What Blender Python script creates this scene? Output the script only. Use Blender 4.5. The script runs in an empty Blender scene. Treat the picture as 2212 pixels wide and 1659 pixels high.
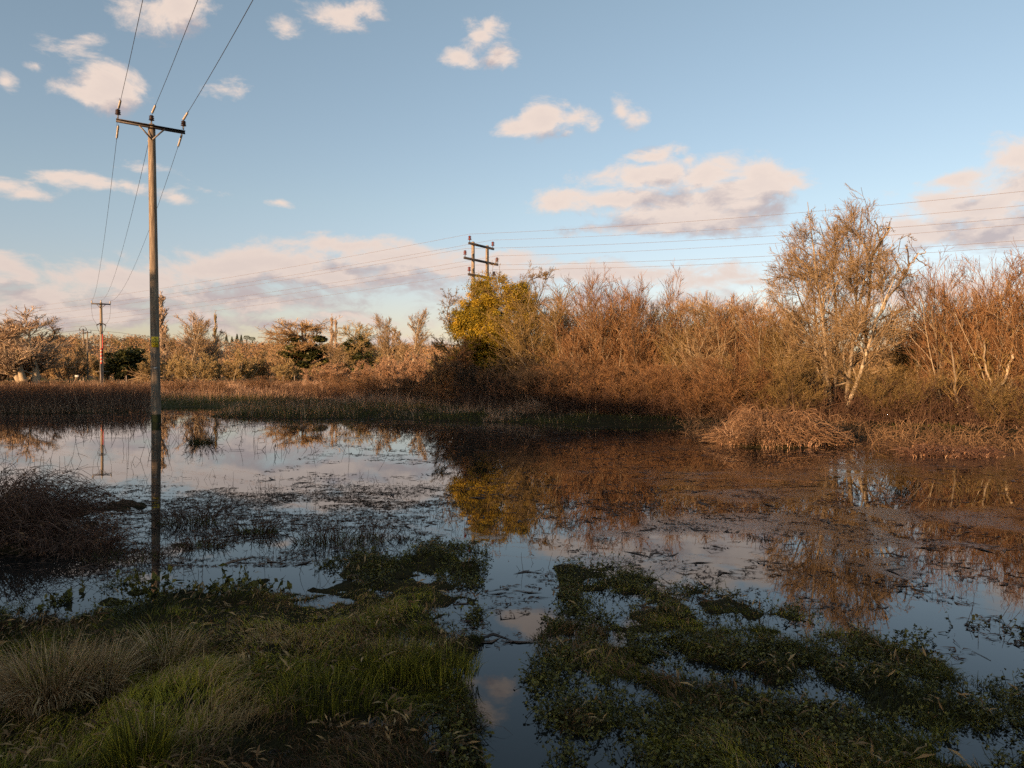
import bpy, math, random
import numpy as np
from math import radians, sin, cos, pi
rng = np.random.default_rng(7); random.seed(7)
scene = bpy.context.scene
COL = scene.collection

# ------------------------------------------------------------------ camera model (survey of the photo, 2212 px wide)
F, CX, CY, HOR, CAMZ = 1671.0, 1106.0, 829.5, 808.0, 1.58
PITCH = math.atan((CY-HOR)/F)
FW = np.array([0, cos(PITCH), -sin(PITCH)]); UP = np.array([0, sin(PITCH), cos(PITCH)]); RT = np.array([1., 0, 0])
CAM = np.array([0, 0, CAMZ])
def ray(px, py): return FW + (px-CX)/F*RT - (py-CY)/F*UP
def at(px, py, Y):
    d = ray(px, py); return CAM + d*(Y/d[1])
def gnd(px, py, z=0.0):
    d = ray(px, py); return CAM + d*((z-CAMZ)/d[2])

# ------------------------------------------------------------------ sun
SUN_EL, SUN_AZ = radians(7.5), radians(-140.0)      # azimuth clockwise from +Y
SUN = np.array([sin(SUN_AZ)*cos(SUN_EL), cos(SUN_AZ)*cos(SUN_EL), sin(SUN_EL)])

# ------------------------------------------------------------------ noise helper (smooth value noise, numpy)
class VN:
    def __init__(s, seed): s.t = np.random.default_rng(seed).random((64, 64))
    def __call__(s, x, y):
        x = np.asarray(x, float); y = np.asarray(y, float)
        xi = np.floor(x).astype(int); yi = np.floor(y).astype(int); fx = x-xi; fy = y-yi
        fx = fx*fx*(3-2*fx); fy = fy*fy*(3-2*fy); t = s.t
        a = t[xi % 64, yi % 64]; b = t[(xi+1) % 64, yi % 64]; c = t[xi % 64, (yi+1) % 64]; d = t[(xi+1) % 64, (yi+1) % 64]
        return a*(1-fx)*(1-fy)+b*fx*(1-fy)+c*(1-fx)*fy+d*fx*fy
vn1, vn2, vn3 = VN(1), VN(2), VN(3)
def fbm(x, y, o=4, v=vn1):
    r = 0; a = .5; s = 0
    for i in range(o): r = r + a*v(x*2**i+i*7.3, y*2**i+i*3.1); s += a; a *= .5
    return r/s
def sstep(a, b, x): t = np.clip((x-a)/(b-a), 0, 1); return t*t*(3-2*t)

# ------------------------------------------------------------------ materials
def new_mat(name):
    m = bpy.data.materials.new(name); m.use_nodes = True; n = m.node_tree.nodes; n.clear()
    return m, n, m.node_tree.links
def ramp(n, cols, pos=None):
    r = n.new('ShaderNodeValToRGB'); cr = r.color_ramp
    pos = pos or [i/(len(cols)-1) for i in range(len(cols))]
    while len(cr.elements) < len(cols): cr.elements.new(.5)
    for e, c, p in zip(cr.elements, cols, pos): e.position = p; e.color = (*c, 1)
    return r
def veg_mat(name, cols, rough=.75, trans=0.0, nscale=1.5, namt=.5, spec=.2):
    """plant tissue: colour by the per-stem 'tint' attribute, plus a broad patchiness"""
    m, n, l = new_mat(name)
    out = n.new('ShaderNodeOutputMaterial'); p = n.new('ShaderNodeBsdfPrincipled')
    p.inputs['Roughness'].default_value = rough; p.inputs['Specular IOR Level'].default_value = spec
    a = n.new('ShaderNodeAttribute'); a.attribute_name = 'tint'
    g = n.new('ShaderNodeNewGeometry'); nz = n.new('ShaderNodeTexNoise'); nz.inputs['Scale'].default_value = nscale
    nz.inputs['Detail'].default_value = 2
    l.new(g.outputs['Position'], nz.inputs['Vector'])
    mx = n.new('ShaderNodeMath'); mx.operation = 'MULTIPLY_ADD'; mx.inputs[1].default_value = namt; l.new(nz.outputs['Fac'], mx.inputs[0])
    s = n.new('ShaderNodeMath'); s.operation = 'SUBTRACT'; s.inputs[1].default_value = namt*.5
    l.new(a.outputs['Fac'], mx.inputs[2]); l.new(mx.outputs[0], s.inputs[0])
    r = ramp(n, cols); l.new(s.outputs[0], r.inputs[0]); l.new(r.outputs[0], p.inputs['Base Color'])
    if trans > 0:
        t = n.new('ShaderNodeBsdfTranslucent'); l.new(r.outputs[0], t.inputs['Color'])
        mxs = n.new('ShaderNodeMixShader'); mxs.inputs[0].default_value = trans
        l.new(p.outputs[0], mxs.inputs[1]); l.new(t.outputs[0], mxs.inputs[2]); l.new(mxs.outputs[0], out.inputs[0])
    else: l.new(p.outputs[0], out.inputs[0])
    return m
def wood_mat(name, cols, algae=0.0):
    m, n, l = new_mat(name)
    out = n.new('ShaderNodeOutputMaterial'); p = n.new('ShaderNodeBsdfPrincipled'); l.new(p.outputs[0], out.inputs[0])
    p.inputs['Roughness'].default_value = .85; p.inputs['Specular IOR Level'].default_value = .2
    tc = n.new('ShaderNodeTexCoord'); mp = n.new('ShaderNodeMapping'); mp.inputs['Scale'].default_value = (9, 9, .7)
    l.new(tc.outputs['Object'], mp.inputs[0])
    nz = n.new('ShaderNodeTexNoise'); nz.inputs['Scale'].default_value = 2.2; nz.inputs['Detail'].default_value = 7; nz.inputs['Roughness'].default_value = .7
    l.new(mp.outputs[0], nz.inputs['Vector'])
    r = ramp(n, cols, [.3, .5, .7]); l.new(nz.outputs['Fac'], r.inputs[0])
    # dark knots / old spike marks
    v = n.new('ShaderNodeTexVoronoi'); v.inputs['Scale'].default_value = 2.2; mp2 = n.new('ShaderNodeMapping'); mp2.inputs['Scale'].default_value = (3, 3, .9)
    l.new(tc.outputs['Object'], mp2.inputs[0]); l.new(mp2.outputs[0], v.inputs['Vector'])
    kr = ramp(n, [(1, 1, 1), (0, 0, 0)], [.06, .12]); l.new(v.outputs['Distance'], kr.inputs[0])
    mk = n.new('ShaderNodeMix'); mk.data_type = 'RGBA'; l.new(kr.outputs[0], mk.inputs[0]); l.new(r.outputs[0], mk.inputs[6]); mk.inputs[7].default_value = (.03, .022, .017, 1)
    last = mk.outputs[2]
    if algae:
        sp = n.new('ShaderNodeSeparateXYZ'); l.new(tc.outputs['Object'], sp.inputs[0])
        ad = n.new('ShaderNodeMath'); ad.operation = 'MULTIPLY_ADD'; ad.inputs[1].default_value = .12; l.new(nz.outputs['Fac'], ad.inputs[0]); l.new(sp.outputs['Z'], ad.inputs[2])
        ar = ramp(n, [(1, 1, 1), (0, 0, 0)], [algae, algae+.06]); l.new(ad.outputs[0], ar.inputs[0])
        ma = n.new('ShaderNodeMix'); ma.data_type = 'RGBA'; l.new(ar.outputs[0], ma.inputs[0]); l.new(last, ma.inputs[6]); ma.inputs[7].default_value = (.022, .032, .012, 1)
        last = ma.outputs[2]
    l.new(last, p.inputs['Base Color'])
    b = n.new('ShaderNodeBump'); b.inputs['Strength'].default_value = .5; b.inputs['Distance'].default_value = .01; l.new(nz.outputs['Fac'], b.inputs['Height']); l.new(b.outputs[0], p.inputs['Normal'])
    return m
def plain_mat(name, c, rough=.5, metal=0, dirt=.25):
    m, n, l = new_mat(name)
    out = n.new('ShaderNodeOutputMaterial'); p = n.new('ShaderNodeBsdfPrincipled'); l.new(p.outputs[0], out.inputs[0])
    p.inputs['Roughness'].default_value = rough; p.inputs['Metallic'].default_value = metal
    tc = n.new('ShaderNodeTexCoord'); nz = n.new('ShaderNodeTexNoise'); nz.inputs['Scale'].default_value = 14; nz.inputs['Detail'].default_value = 5
    l.new(tc.outputs['Object'], nz.inputs['Vector'])
    r = ramp(n, [tuple(x*(1-dirt) for x in c), tuple(min(1, x*(1+dirt*.5)) for x in c)], [.35, .65]); l.new(nz.outputs['Fac'], r.inputs[0]); l.new(r.outputs[0], p.inputs['Base Color'])
    return m

# ------------------------------------------------------------------ mesh helpers
def link(o, parent=None):
    COL.objects.link(o)
    if parent: o.parent = parent
    return o
def mesh_obj(name, V, Fc, mat, parent=None, tint=None, smooth=False, loc=None):
    V = np.asarray(V, np.float32).reshape(-1, 3); Fc = np.asarray(Fc, np.int32); k = Fc.shape[1]
    me = bpy.data.meshes.new(name); me.vertices.add(len(V)); me.vertices.foreach_set('co', V.ravel())
    me.loops.add(Fc.size); me.loops.foreach_set('vertex_index', Fc.ravel())
    me.polygons.add(len(Fc)); me.polygons.foreach_set('loop_start', np.arange(0, Fc.size, k, dtype=np.int32))
    if smooth: me.polygons.foreach_set('use_smooth', np.ones(len(Fc), bool))
    if tint is not None:
        a = me.attributes.new('tint', 'FLOAT', 'POINT'); a.data.foreach_set('value', np.asarray(tint, np.float32).ravel())
    me.update(calc_edges=True); me.materials.append(mat)
    o = bpy.data.objects.new(name, me)
    if loc is not None: o.location = tuple(loc)
    return link(o, parent)
def mixfaces(name, parts, mat, parent=None, loc=None, smooth=False):
    """several (V, quads) joined into one mesh"""
    V, Fc, T, n = [], [], [], 0
    for p in parts:
        v = np.asarray(p[0], float).reshape(-1, 3); f = np.asarray(p[1], int); V.append(v); Fc.append(f+n); n += len(v)
        T.append(np.asarray(p[2], float).ravel() if len(p) > 2 else np.full(len(v), .5))
    return mesh_obj(name, np.concatenate(V), np.concatenate(Fc), mat, parent, np.concatenate(T), smooth, loc)
def tag(o, label=None, cat=None, group=None, kind=None):
    if label: o['label'] = label
    if cat: o['category'] = cat
    if group: o['group'] = group
    if kind: o['kind'] = kind
    return o
def empty(name, loc, label, cat, group=None, rz=0, sc=(1, 1, 1)):
    o = bpy.data.objects.new(name, None); o.empty_display_size = .3; o.location = tuple(loc); o.rotation_euler = (0, 0, rz); o.scale = sc
    COL.objects.link(o); return tag(o, label, cat, group)
def norm(v): return v/np.maximum(np.linalg.norm(v, axis=-1, keepdims=True), 1e-9)
def tubes(P, R, S=3, tint=None):
    """P [N,K,3], R [N,K] -> prisms"""
    P = np.asarray(P, float); R = np.asarray(R, float); N, K, _ = P.shape
    T = np.gradient(P, axis=1); T = norm(T)
    ref = norm(rng.normal(size=(N, 1, 3))) + np.zeros((N, K, 1))
    A = norm(np.cross(T, ref)); B = np.cross(T, A)
    an = np.arange(S)*2*pi/S
    V = P[:, :, None, :] + R[:, :, None, None]*(A[:, :, None, :]*np.cos(an)[:, None] + B[:, :, None, :]*np.sin(an)[:, None])
    i = np.arange(N)[:, None, None]*K*S + np.arange(K-1)[None, :, None]*S; s = np.arange(S)[None, None, :]; s2 = (s+1) % S
    Fq = np.stack([i+s, i+s2, i+S+s2, i+S+s], -1).reshape(-1, 4)
    if tint is None: tint = rng.random(N)
    return V.reshape(-1, 3), Fq, np.repeat(tint, K*S)
def blades(base, dirv, L, W, bend, K=4, tint=None):
    """grass blades: flat tapering leaves; base [N,3], dirv horizontal lean dir [N,3], bend 0..1.5"""
    N = len(base); t = np.linspace(0, 1, K)[None, :]
    ang = bend[:, None]*t**1.3
    st = (L/(K-1))[:, None]
    hx = np.concatenate([np.zeros((N, 1)), np.cumsum(np.sin(ang[:, 1:])*st, 1)], 1)
    hz = np.concatenate([np.zeros((N, 1)), np.cumsum(np.cos(ang[:, 1:])*st, 1)], 1)
    P = base[:, None, :] + dirv[:, None, :]*hx[:, :, None]; P[:, :, 2] += hz
    a = rng.random(N)*2*pi; side = np.stack([np.cos(a), np.sin(a), np.zeros(N)], -1)
    w = W[:, None]*(1-t**1.5*.92)*.5
    V = np.stack([P-side[:, None, :]*w[:, :, None], P+side[:, None, :]*w[:, :, None]], 2)
    i = np.arange(N)[:, None]*K*2 + np.arange(K-1)[None, :]*2
    Fq = np.stack([i, i+1, i+3, i+2], -1).reshape(-1, 4)
    if tint is None: tint = rng.random(N)
    return V.reshape(-1, 3), Fq, np.repeat(tint, K*2)
def leaves(C, size, nrm=None, asp=.55, tint=None):
    N = len(C); d = norm(rng.normal(size=(N, 3))) if nrm is None else norm(nrm)
    r = norm(np.cross(d, rng.normal(size=(N, 3)))); s = np.cross(d, r); size = np.broadcast_to(size, (N,))[:, None]
    fold = d*size*.12
    V = np.stack([C-r*size*.5, C+s*size*asp*.5+fold, C+r*size*.5, C-s*size*asp*.5+fold], 1)
    Fq = (np.arange(N)[:, None]*4+np.arange(4)[None, :])
    if tint is None: tint = rng.random(N)
    return V.reshape(-1, 3), Fq, np.repeat(tint, 4)
def hdir(n): a = rng.random(n)*2*pi; return np.stack([np.cos(a), np.sin(a), np.zeros(n)], -1)
def box(a, b):
    a = np.array(a, float); b = np.array(b, float)
    V = np.array([[x, y, z] for z in (a[2], b[2]) for y in (a[1], b[1]) for x in (a[0], b[0])])
    return V, [[0, 2, 3, 1], [4, 5, 7, 6], [0, 1, 5, 4], [2, 6, 7, 3], [0, 4, 6, 2], [1, 3, 7, 5]]
def beam(p, q, w, h):
    """box from p to q, w across, h tall"""
    p = np.array(p, float); q = np.array(q, float); d = norm(q-p); s = norm(np.cross(d, [0, 0, 1.])) if abs(d[2]) < .95 else np.array([1., 0, 0]); u = np.cross(s, d)
    V = np.array([e + s*i*w/2 + u*j*h/2 for e in (p, q) for i, j in ((-1, -1), (1, -1), (1, 1), (-1, 1))])
    return V, [[0, 1, 2, 3], [7, 6, 5, 4], [0, 4, 5, 1], [1, 5, 6, 2], [2, 6, 7, 3], [3, 7, 4, 0]]
def lathe(prof, p0, axis=(0, 0, 1), S=12):
    axis = norm(np.array(axis, float)); ref = np.array([1., 0, 0]) if abs(axis[0]) < .8 else np.array([0, 1., 0])
    A = norm(np.cross(axis, ref)); B = np.cross(axis, A); an = np.arange(S)*2*pi/S
    V = np.array([np.array(p0)+axis*z+r*(A*cos(t)+B*sin(t)) for r, z in prof for t in an]); Fq = []
    for k in range(len(prof)-1):
        for s in range(S): Fq.append([k*S+s, k*S+(s+1) % S, (k+1)*S+(s+1) % S, (k+1)*S+s])
    return V, Fq

# ------------------------------------------------------------------ land shape
def poly_px(pts): return np.array([gnd(*p)[:2] for p in pts])
def sdf(X, Y, poly):
    """positive inside"""
    d = np.full(X.shape, 1e9); ins = np.zeros(X.shape, bool); n = len(poly)
    for i in range(n):
        a = poly[i]; b = poly[(i+1) % n]; e = b-a; wx = X-a[0]; wy = Y-a[1]
        t = np.clip((wx*e[0]+wy*e[1])/(e@e+1e-12), 0, 1); d = np.minimum(d, (wx-e[0]*t)**2+(wy-e[1]*t)**2)
        c = ((a[1] <= Y) & (b[1] > Y)) | ((b[1] <= Y) & (a[1] > Y))
        with np.errstate(divide='ignore', invalid='ignore'): xc = a[0]+(Y-a[1])/(b[1]-a[1]+1e-15)*e[0]
        ins ^= c & (X < xc)
    d = np.sqrt(d); return np.where(ins, d, -d)
LEFT = np.concatenate([poly_px([(-700, 1390), (0, 1368), (180, 1345), (290, 1318), (330, 1282), (420, 1268), (560, 1280), (700, 1290), (790, 1262), (820, 1225), (900, 1200), (985, 1206), (1000, 1250), (995, 1310), (1045, 1375), (1040, 1412), (1008, 1450), (1020, 1540), (1045, 1620), (1075, 1720), (1090, 1900)]), np.array([[0.0, 1.6], [.2, -40], [-60, -40], [-60, 3.0]])])
RIGHT = np.concatenate([poly_px([(1185, 1215), (1290, 1222), (1400, 1275), (1480, 1285), (1540, 1305), (1640, 1325), (1750, 1360), (1800, 1400), (1900, 1440), (1970, 1500), (2100, 1530), (2212, 1540), (2700, 1640), (3600, 1700)]), np.array([[40, 3], [40, -40], [1.0, -40], [.45, 1.2]]), poly_px([(1190, 1900), (1180, 1700), (1150, 1600), (1120, 1540), (1095, 1480), (1150, 1440), (1140, 1380), (1180, 1300)])])
FAR = np.concatenate([poly_px([(-900, 893), (0, 893), (290, 894), (350, 890), (352, 878), (470, 880), (485, 900), (600, 904), (800, 905), (1000, 911), (1200, 918), (1400, 922), (1530, 930), (1650, 936), (1750, 946), (1840, 944), (1950, 950), (2080, 958), (2212, 965), (2500, 985), (3400, 1010)]), np.array([[60, 8], [2500, 8], [2500, 4000], [-2500, 4000], [-2500, 40]])])
FLOOD = np.array([[-200, 84], [-55, 84], [-34, 92], [-24, 108], [-32, 122], [-62, 128], [-200, 130]])
ISLE = np.array([[-8, 5.9], [-5.0, 6.2], [-4.5, 6.8], [-4.3, 7.5], [-4.6, 8.3], [-4.6, 9.2], [-9, 9.4]])
CHAN = poly_px([(1060, 1180), (1190, 1190), (1185, 1300), (1140, 1400), (1120, 1480), (1160, 1600), (1200, 1720), (1080, 1720), (1040, 1600), (1015, 1460), (1060, 1400), (1050, 1300)])
MOUNDS = [(gnd(1672, 962)[:2], 1.0, .75, .26), (gnd(2050, 985)[:2], .8, .4, .04)]
def height(X, Y):
    nb = (fbm(X*.9, Y*.9)-.5); nf = (fbm(X*5, Y*5, 3, vn2)-.5)
    nh = fbm(X*3.2+9, Y*3.2, 5, vn3)-.5
    wob = .25*nb+.12*nf+.9*nh
    sL = sdf(X, Y, LEFT)+wob*.9; sR = sdf(X, Y, RIGHT)+wob*.9; sF = sdf(X, Y, FAR); sI = sdf(X, Y, ISLE)+wob
    sF = sF + (fbm(X*.35, Y*.35)-.5)*np.clip(Y*.05, 0, 2.2) + nf*.5
    h = np.full(X.shape, -.28)
    nk = (vn1(X*17, Y*17)-.5)*.035+(vn2(X*9, Y*9)-.5)*.045
    h = np.maximum(h, np.clip(sL*.16, -.28, .02+.035*np.clip(sL, 0, 2)) + np.where(sL > -.5, nh*.09+nb*.03+nk, 0))
    pools = (fbm(X*2.1+11, Y*2.1+3, 5, vn2)-.51)*.26 + nh*.14 + nk*1.3 + .012*sstep(6.2, 4.2, Y)
    h = np.maximum(h, np.where(sR > -.6, np.minimum(np.clip(sR*.14, -.28, .012)+.3*np.clip(pools, -.1, .04), .0+pools), -.28))
    h = np.maximum(h, np.clip(sF*.12, -.28, .22)+np.where(sF > 1, nb*.12, 0))
    h = np.maximum(h, np.clip(sI*.2-.02, -.28, .01)+np.where(sI > -.3, nh*.12+nk, 0))
    fl = sdf(X, Y, FLOOD)+(fbm(X*.06, Y*.06)-.5)*12; h = np.where(fl > 0, np.minimum(h, -.15*np.clip(fl, 0, 1)+.02), h)
    h = np.where(sdf(X, Y, CHAN)+.2*nh > -.03, np.minimum(h, -.12), h)
    for (c, rx, ry, hh) in MOUNDS:
        r = np.sqrt(((X-c[0])/rx)**2+((Y-c[1])/ry)**2); h = np.maximum(h, (hh+.05)*sstep(1.15, .2, r)-.05-.23*sstep(1., 1.4, r))
    return h
def sgrid(lim0, lim1, c, n, a):
    t = np.linspace(-1, 1, n); s = np.sinh(a*t)/np.sinh(a); return c+np.where(s < 0, s*(c-lim0), s*(lim1-c))
def agrid(c0, c1, st, far0, far1, n0, n1):
    core = np.arange(c0, c1+1e-6, st)
    def outer(d, n):
        lo, hi = 1.005, 3.0
        for _ in range(60):
            q = (lo+hi)/2; lo, hi = (q, hi) if st*q*(q**n-1)/(q-1) < d else (lo, q)
        return np.cumsum(st*q**np.arange(1, n+1))
    return np.concatenate([c0-outer(c0-far0, n0)[::-1], core, c1+outer(far1-c1, n1)])
gx = agrid(-6.5, 8.5, .035, -2600, 2600, 110, 110); gy = agrid(2.2, 9.5, .035, -2600, 2600, 50, 190)
GX, GY = np.meshgrid(gx, gy); GH = height(GX, GY)
nx, ny = len(gx), len(gy); ii = (np.arange(ny-1)[:, None]*nx+np.arange(nx-1)[None, :])
GF = np.stack([ii, ii+1, ii+nx+1, ii+nx], -1).reshape(-1, 4)

def ground_material():
    m, n, l = new_mat('meadow_soil')
    out = n.new('ShaderNodeOutputMaterial'); p = n.new('ShaderNodeBsdfPrincipled'); l.new(p.outputs[0], out.inputs[0]); p.inputs['Roughness'].default_value = 1; p.inputs['Specular IOR Level'].default_value = .02
    g = n.new('ShaderNodeNewGeometry')
    nz = n.new('ShaderNodeTexNoise'); nz.inputs['Scale'].default_value = .12; nz.inputs['Detail'].default_value = 6; nz.inputs['Roughness'].default_value = .6; l.new(g.outputs['Position'], nz.inputs['Vector'])
    nz2 = n.new('ShaderNodeTexNoise'); nz2.inputs['Scale'].default_value = 6; nz2.inputs['Detail'].default_value = 8; nz2.inputs['Roughness'].default_value = .7; l.new(g.outputs['Position'], nz2.inputs['Vector'])
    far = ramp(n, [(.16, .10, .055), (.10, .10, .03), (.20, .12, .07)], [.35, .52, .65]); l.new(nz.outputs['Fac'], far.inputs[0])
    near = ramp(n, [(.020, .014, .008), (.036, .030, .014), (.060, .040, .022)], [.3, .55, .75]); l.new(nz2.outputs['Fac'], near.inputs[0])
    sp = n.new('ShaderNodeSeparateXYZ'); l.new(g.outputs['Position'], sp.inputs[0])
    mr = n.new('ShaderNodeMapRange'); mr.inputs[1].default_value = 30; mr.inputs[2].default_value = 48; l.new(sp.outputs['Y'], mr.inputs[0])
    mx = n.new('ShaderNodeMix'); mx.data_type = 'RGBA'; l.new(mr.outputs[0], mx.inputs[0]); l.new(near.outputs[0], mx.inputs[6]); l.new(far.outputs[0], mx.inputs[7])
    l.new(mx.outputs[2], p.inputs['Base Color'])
    b = n.new('ShaderNodeBump'); b.inputs['Strength'].default_value = .8; b.inputs['Distance'].default_value = .03; l.new(nz2.outputs['Fac'], b.inputs['Height']); l.new(b.outputs[0], p.inputs['Normal'])
    return m
tag(mesh_obj('ground', np.stack([GX, GY, GH], -1), GF, ground_material(), smooth=True), 'marshy meadow ground around the flood water', 'ground', kind='structure')

# ------------------------------------------------------------------ water
def water_material():
    m, n, l = new_mat('flood_water')
    out = n.new('ShaderNodeOutputMaterial'); p = n.new('ShaderNodeBsdfPrincipled'); l.new(p.outputs[0], out.inputs[0])
    p.inputs['IOR'].default_value = 1.34; p.inputs['Specular IOR Level'].default_value = .5
    g = n.new('ShaderNodeNewGeometry')
    # thin film of scum and drowned grass tips: broad streaky patches
    mp = n.new('ShaderNodeMapping'); mp.inputs['Scale'].default_value = (.33, .5, 1); mp.inputs['Rotation'].default_value = (0, 0, .35); l.new(g.outputs['Position'], mp.inputs[0])
    a = n.new('ShaderNodeTexNoise'); a.inputs['Scale'].default_value = 1; a.inputs['Detail'].default_value = 5; a.inputs['Roughness'].default_value = .62; a.inputs['Distortion'].default_value = .6; l.new(mp.outputs[0], a.inputs['Vector'])
    sp = n.new('ShaderNodeSeparateXYZ'); l.new(g.outputs['Position'], sp.inputs[0])
    # film lies mainly on the right half, 6-20 m out
    mrx = n.new('ShaderNodeMapRange'); mrx.inputs[1].default_value = -1.5; mrx.inputs[2].default_value = 3.0; l.new(sp.outputs['X'], mrx.inputs[0])
    mry = n.new('ShaderNodeMapRange'); mry.inputs[1].default_value = 26; mry.inputs[2].default_value = 13; l.new(sp.outputs['Y'], mry.inputs[0])
    mry2 = n.new('ShaderNodeMapRange'); mry2.inputs[1].default_value = 4.5; mry2.inputs[2].default_value = 7.5; l.new(sp.outputs['Y'], mry2.inputs[0])
    def math_(op, x, y):
        k = n.new('ShaderNodeMath'); k.operation = op
        for i, v in enumerate((x, y)):
            if isinstance(v, (int, float)): k.inputs[i].default_value = v
            else: l.new(v, k.inputs[i])
        return k.outputs[0]
    reg = math_('MULTIPLY', math_('MULTIPLY', mrx.outputs[0], mry.outputs[0]), mry2.outputs[0])
    f = math_('ADD', a.outputs['Fac'], math_('MULTIPLY', reg, .13))
    film = ramp(n, [(0, 0, 0), (1, 1, 1)], [.62, .76]); l.new(f, film.inputs[0])
    # fine break-up inside the film
    mp2 = n.new('ShaderNodeMapping'); mp2.inputs['Scale'].default_value = (9, 22, 1); l.new(g.outputs['Position'], mp2.inputs[0])
    c = n.new('ShaderNodeTexNoise'); c.inputs['Scale'].default_value = 1.6; c.inputs['Detail'].default_value = 6; c.inputs['Roughness'].default_value = .75; l.new(mp2.outputs[0], c.inputs['Vector'])
    cr = ramp(n, [(0, 0, 0), (1, 1, 1)], [.44, .60]); l.new(c.outputs['Fac'], cr.inputs[0])
    fm = math_('MULTIPLY', film.outputs[0], cr.outputs[0])
    body = n.new('ShaderNodeMix'); body.data_type = 'RGBA'; l.new(fm, body.inputs[0]); body.inputs[6].default_value = (.010, .011, .010, 1); body.inputs[7].default_value = (.085, .060, .045, 1)
    l.new(body.outputs[2], p.inputs['Base Color'])
    l.new(math_('MULTIPLY_ADD', fm, .16), p.inputs['Roughness'])
    for k in n:
        if k.type == 'MATH' and k.operation == 'MULTIPLY_ADD': k.inputs[2].default_value = .012
    # faint ripples
    w = n.new('ShaderNodeTexNoise'); w.inputs['Scale'].default_value = 3.0; w.inputs['Detail'].default_value = 4; l.new(g.outputs['Position'], w.inputs['Vector'])
    hsum = math_('ADD', math_('MULTIPLY', w.outputs['Fac'], .35), math_('MULTIPLY', fm, .5))
    b = n.new('ShaderNodeBump'); b.inputs['Strength'].default_value = .3; b.inputs['Distance'].default_value = .003; l.new(hsum, b.inputs['Height']); l.new(b.outputs[0], p.inputs['Normal'])
    return m
wv = np.array([[-2500, -60, 0], [2500, -60, 0], [2500, 400, 0], [-2500, 400, 0]])
tag(mesh_obj('water', wv, [[0, 1, 2, 3]], water_material()), 'still flood water mirroring the sky across the meadow', 'water', kind='structure')

# ------------------------------------------------------------------ branching plants
def spawn(P, R, n, ang, ratio, trange, K, up, wig, rend, rfac=.6, tpow=1.0):
    N, K0, _ = P.shape; pi_ = np.repeat(np.arange(N), n); M = N*n
    t = trange[0]+(trange[1]-trange[0])*rng.random(M)**tpow; f = t*(K0-1); i = np.minimum(f.astype(int), K0-2); fr = (f-i)[:, None]
    st = P[pi_, i]*(1-fr)+P[pi_, i+1]*fr; tan = norm(P[pi_, i+1]-P[pi_, i]); rp = R[pi_, i]*(1-fr[:, 0])+R[pi_, i+1]*fr[:, 0]
    Lp = np.linalg.norm(np.diff(P, axis=1), axis=2).sum(1)[pi_]
    perp = norm(np.cross(tan, rng.normal(size=(M, 3)))); a = np.radians(rng.uniform(ang[0], ang[1], M))[:, None]
    d = norm(np.cos(a)*tan+np.sin(a)*perp+np.array([0, 0, up])); L = Lp*ratio*(1-.45*t)*rng.uniform(.55, 1.25, M)
    return walk(st, d, L, np.maximum(rp*rfac, rend*1.15), K, up*.3, wig, rend)
def walk(st, d, L, r0, K, up, wig, rend):
    M = len(st); P = np.zeros((M, K, 3)); P[:, 0] = st; d = d.copy(); step = (L/(K-1))[:, None]
    for k in range(1, K):
        d = norm(d+rng.normal(size=(M, 3))*wig+np.array([0, 0, up])); P[:, k] = P[:, k-1]+d*step
    t = np.linspace(0, 1, K)[None, :]; r0 = np.broadcast_to(r0, (M,)); R = r0[:, None]*(1-t)+rend*t
    return P, R
BARK = {
 'red': veg_mat('red_brown_twigs', [(.105, .050, .024), (.225, .116, .050), (.32, .190, .088)], nscale=.7, namt=.6),
 'olive': veg_mat('olive_twigs', [(.10, .065, .022), (.20, .135, .045), (.30, .20, .085)], nscale=.7, namt=.5),
 'pale': veg_mat('pale_twigs', [(.13, .08, .038), (.27, .18, .09), (.42, .31, .175)], nscale=.7, namt=.4),
 'bark': veg_mat('grey_bark', [(.08, .06, .04), (.22, .17, .11), (.42, .34, .23)], nscale=5, namt=.9),
 'dark': veg_mat('dark_bark', [(.030, .022, .015), (.07, .05, .032), (.12, .08, .05)], nscale=4, namt=.6),
 'pink': veg_mat('pinkish_twigs', [(.27, .185, .12), (.44, .32, .215), (.57, .44, .31)], nscale=.3, namt=.4),
 'orange': veg_mat('orange_brown_twigs', [(.22, .13, .06), (.40, .26, .125), (.55, .40, .21)], nscale=.3, namt=.5),
}
YLEAF = veg_mat('yellow_olive_leaves', [(.10, .095, .016), (.34, .25, .026), (.64, .41, .04)], rough=.5, trans=.3, nscale=1.2, namt=.7)
BARK['farred'] = veg_mat('russet_far_twigs', [(.22, .12, .07), (.37, .22, .125), (.50, .33, .20)], nscale=.3, namt=.4)
BARK['farolive'] = veg_mat('tan_far_twigs', [(.20, .14, .055), (.38, .27, .115), (.52, .40, .20)], nscale=.3, namt=.4)
GLEAF = veg_mat('dark_green_leaves', [(.022, .028, .010), (.055, .062, .018), (.12, .115, .032)], rough=.5, trans=.15, nscale=.8, namt=.7)
DLEAF = veg_mat('dead_leaves', [(.05, .026, .014), (.12, .06, .03), (.22, .12, .06)], rough=.8, trans=.1)

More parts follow.
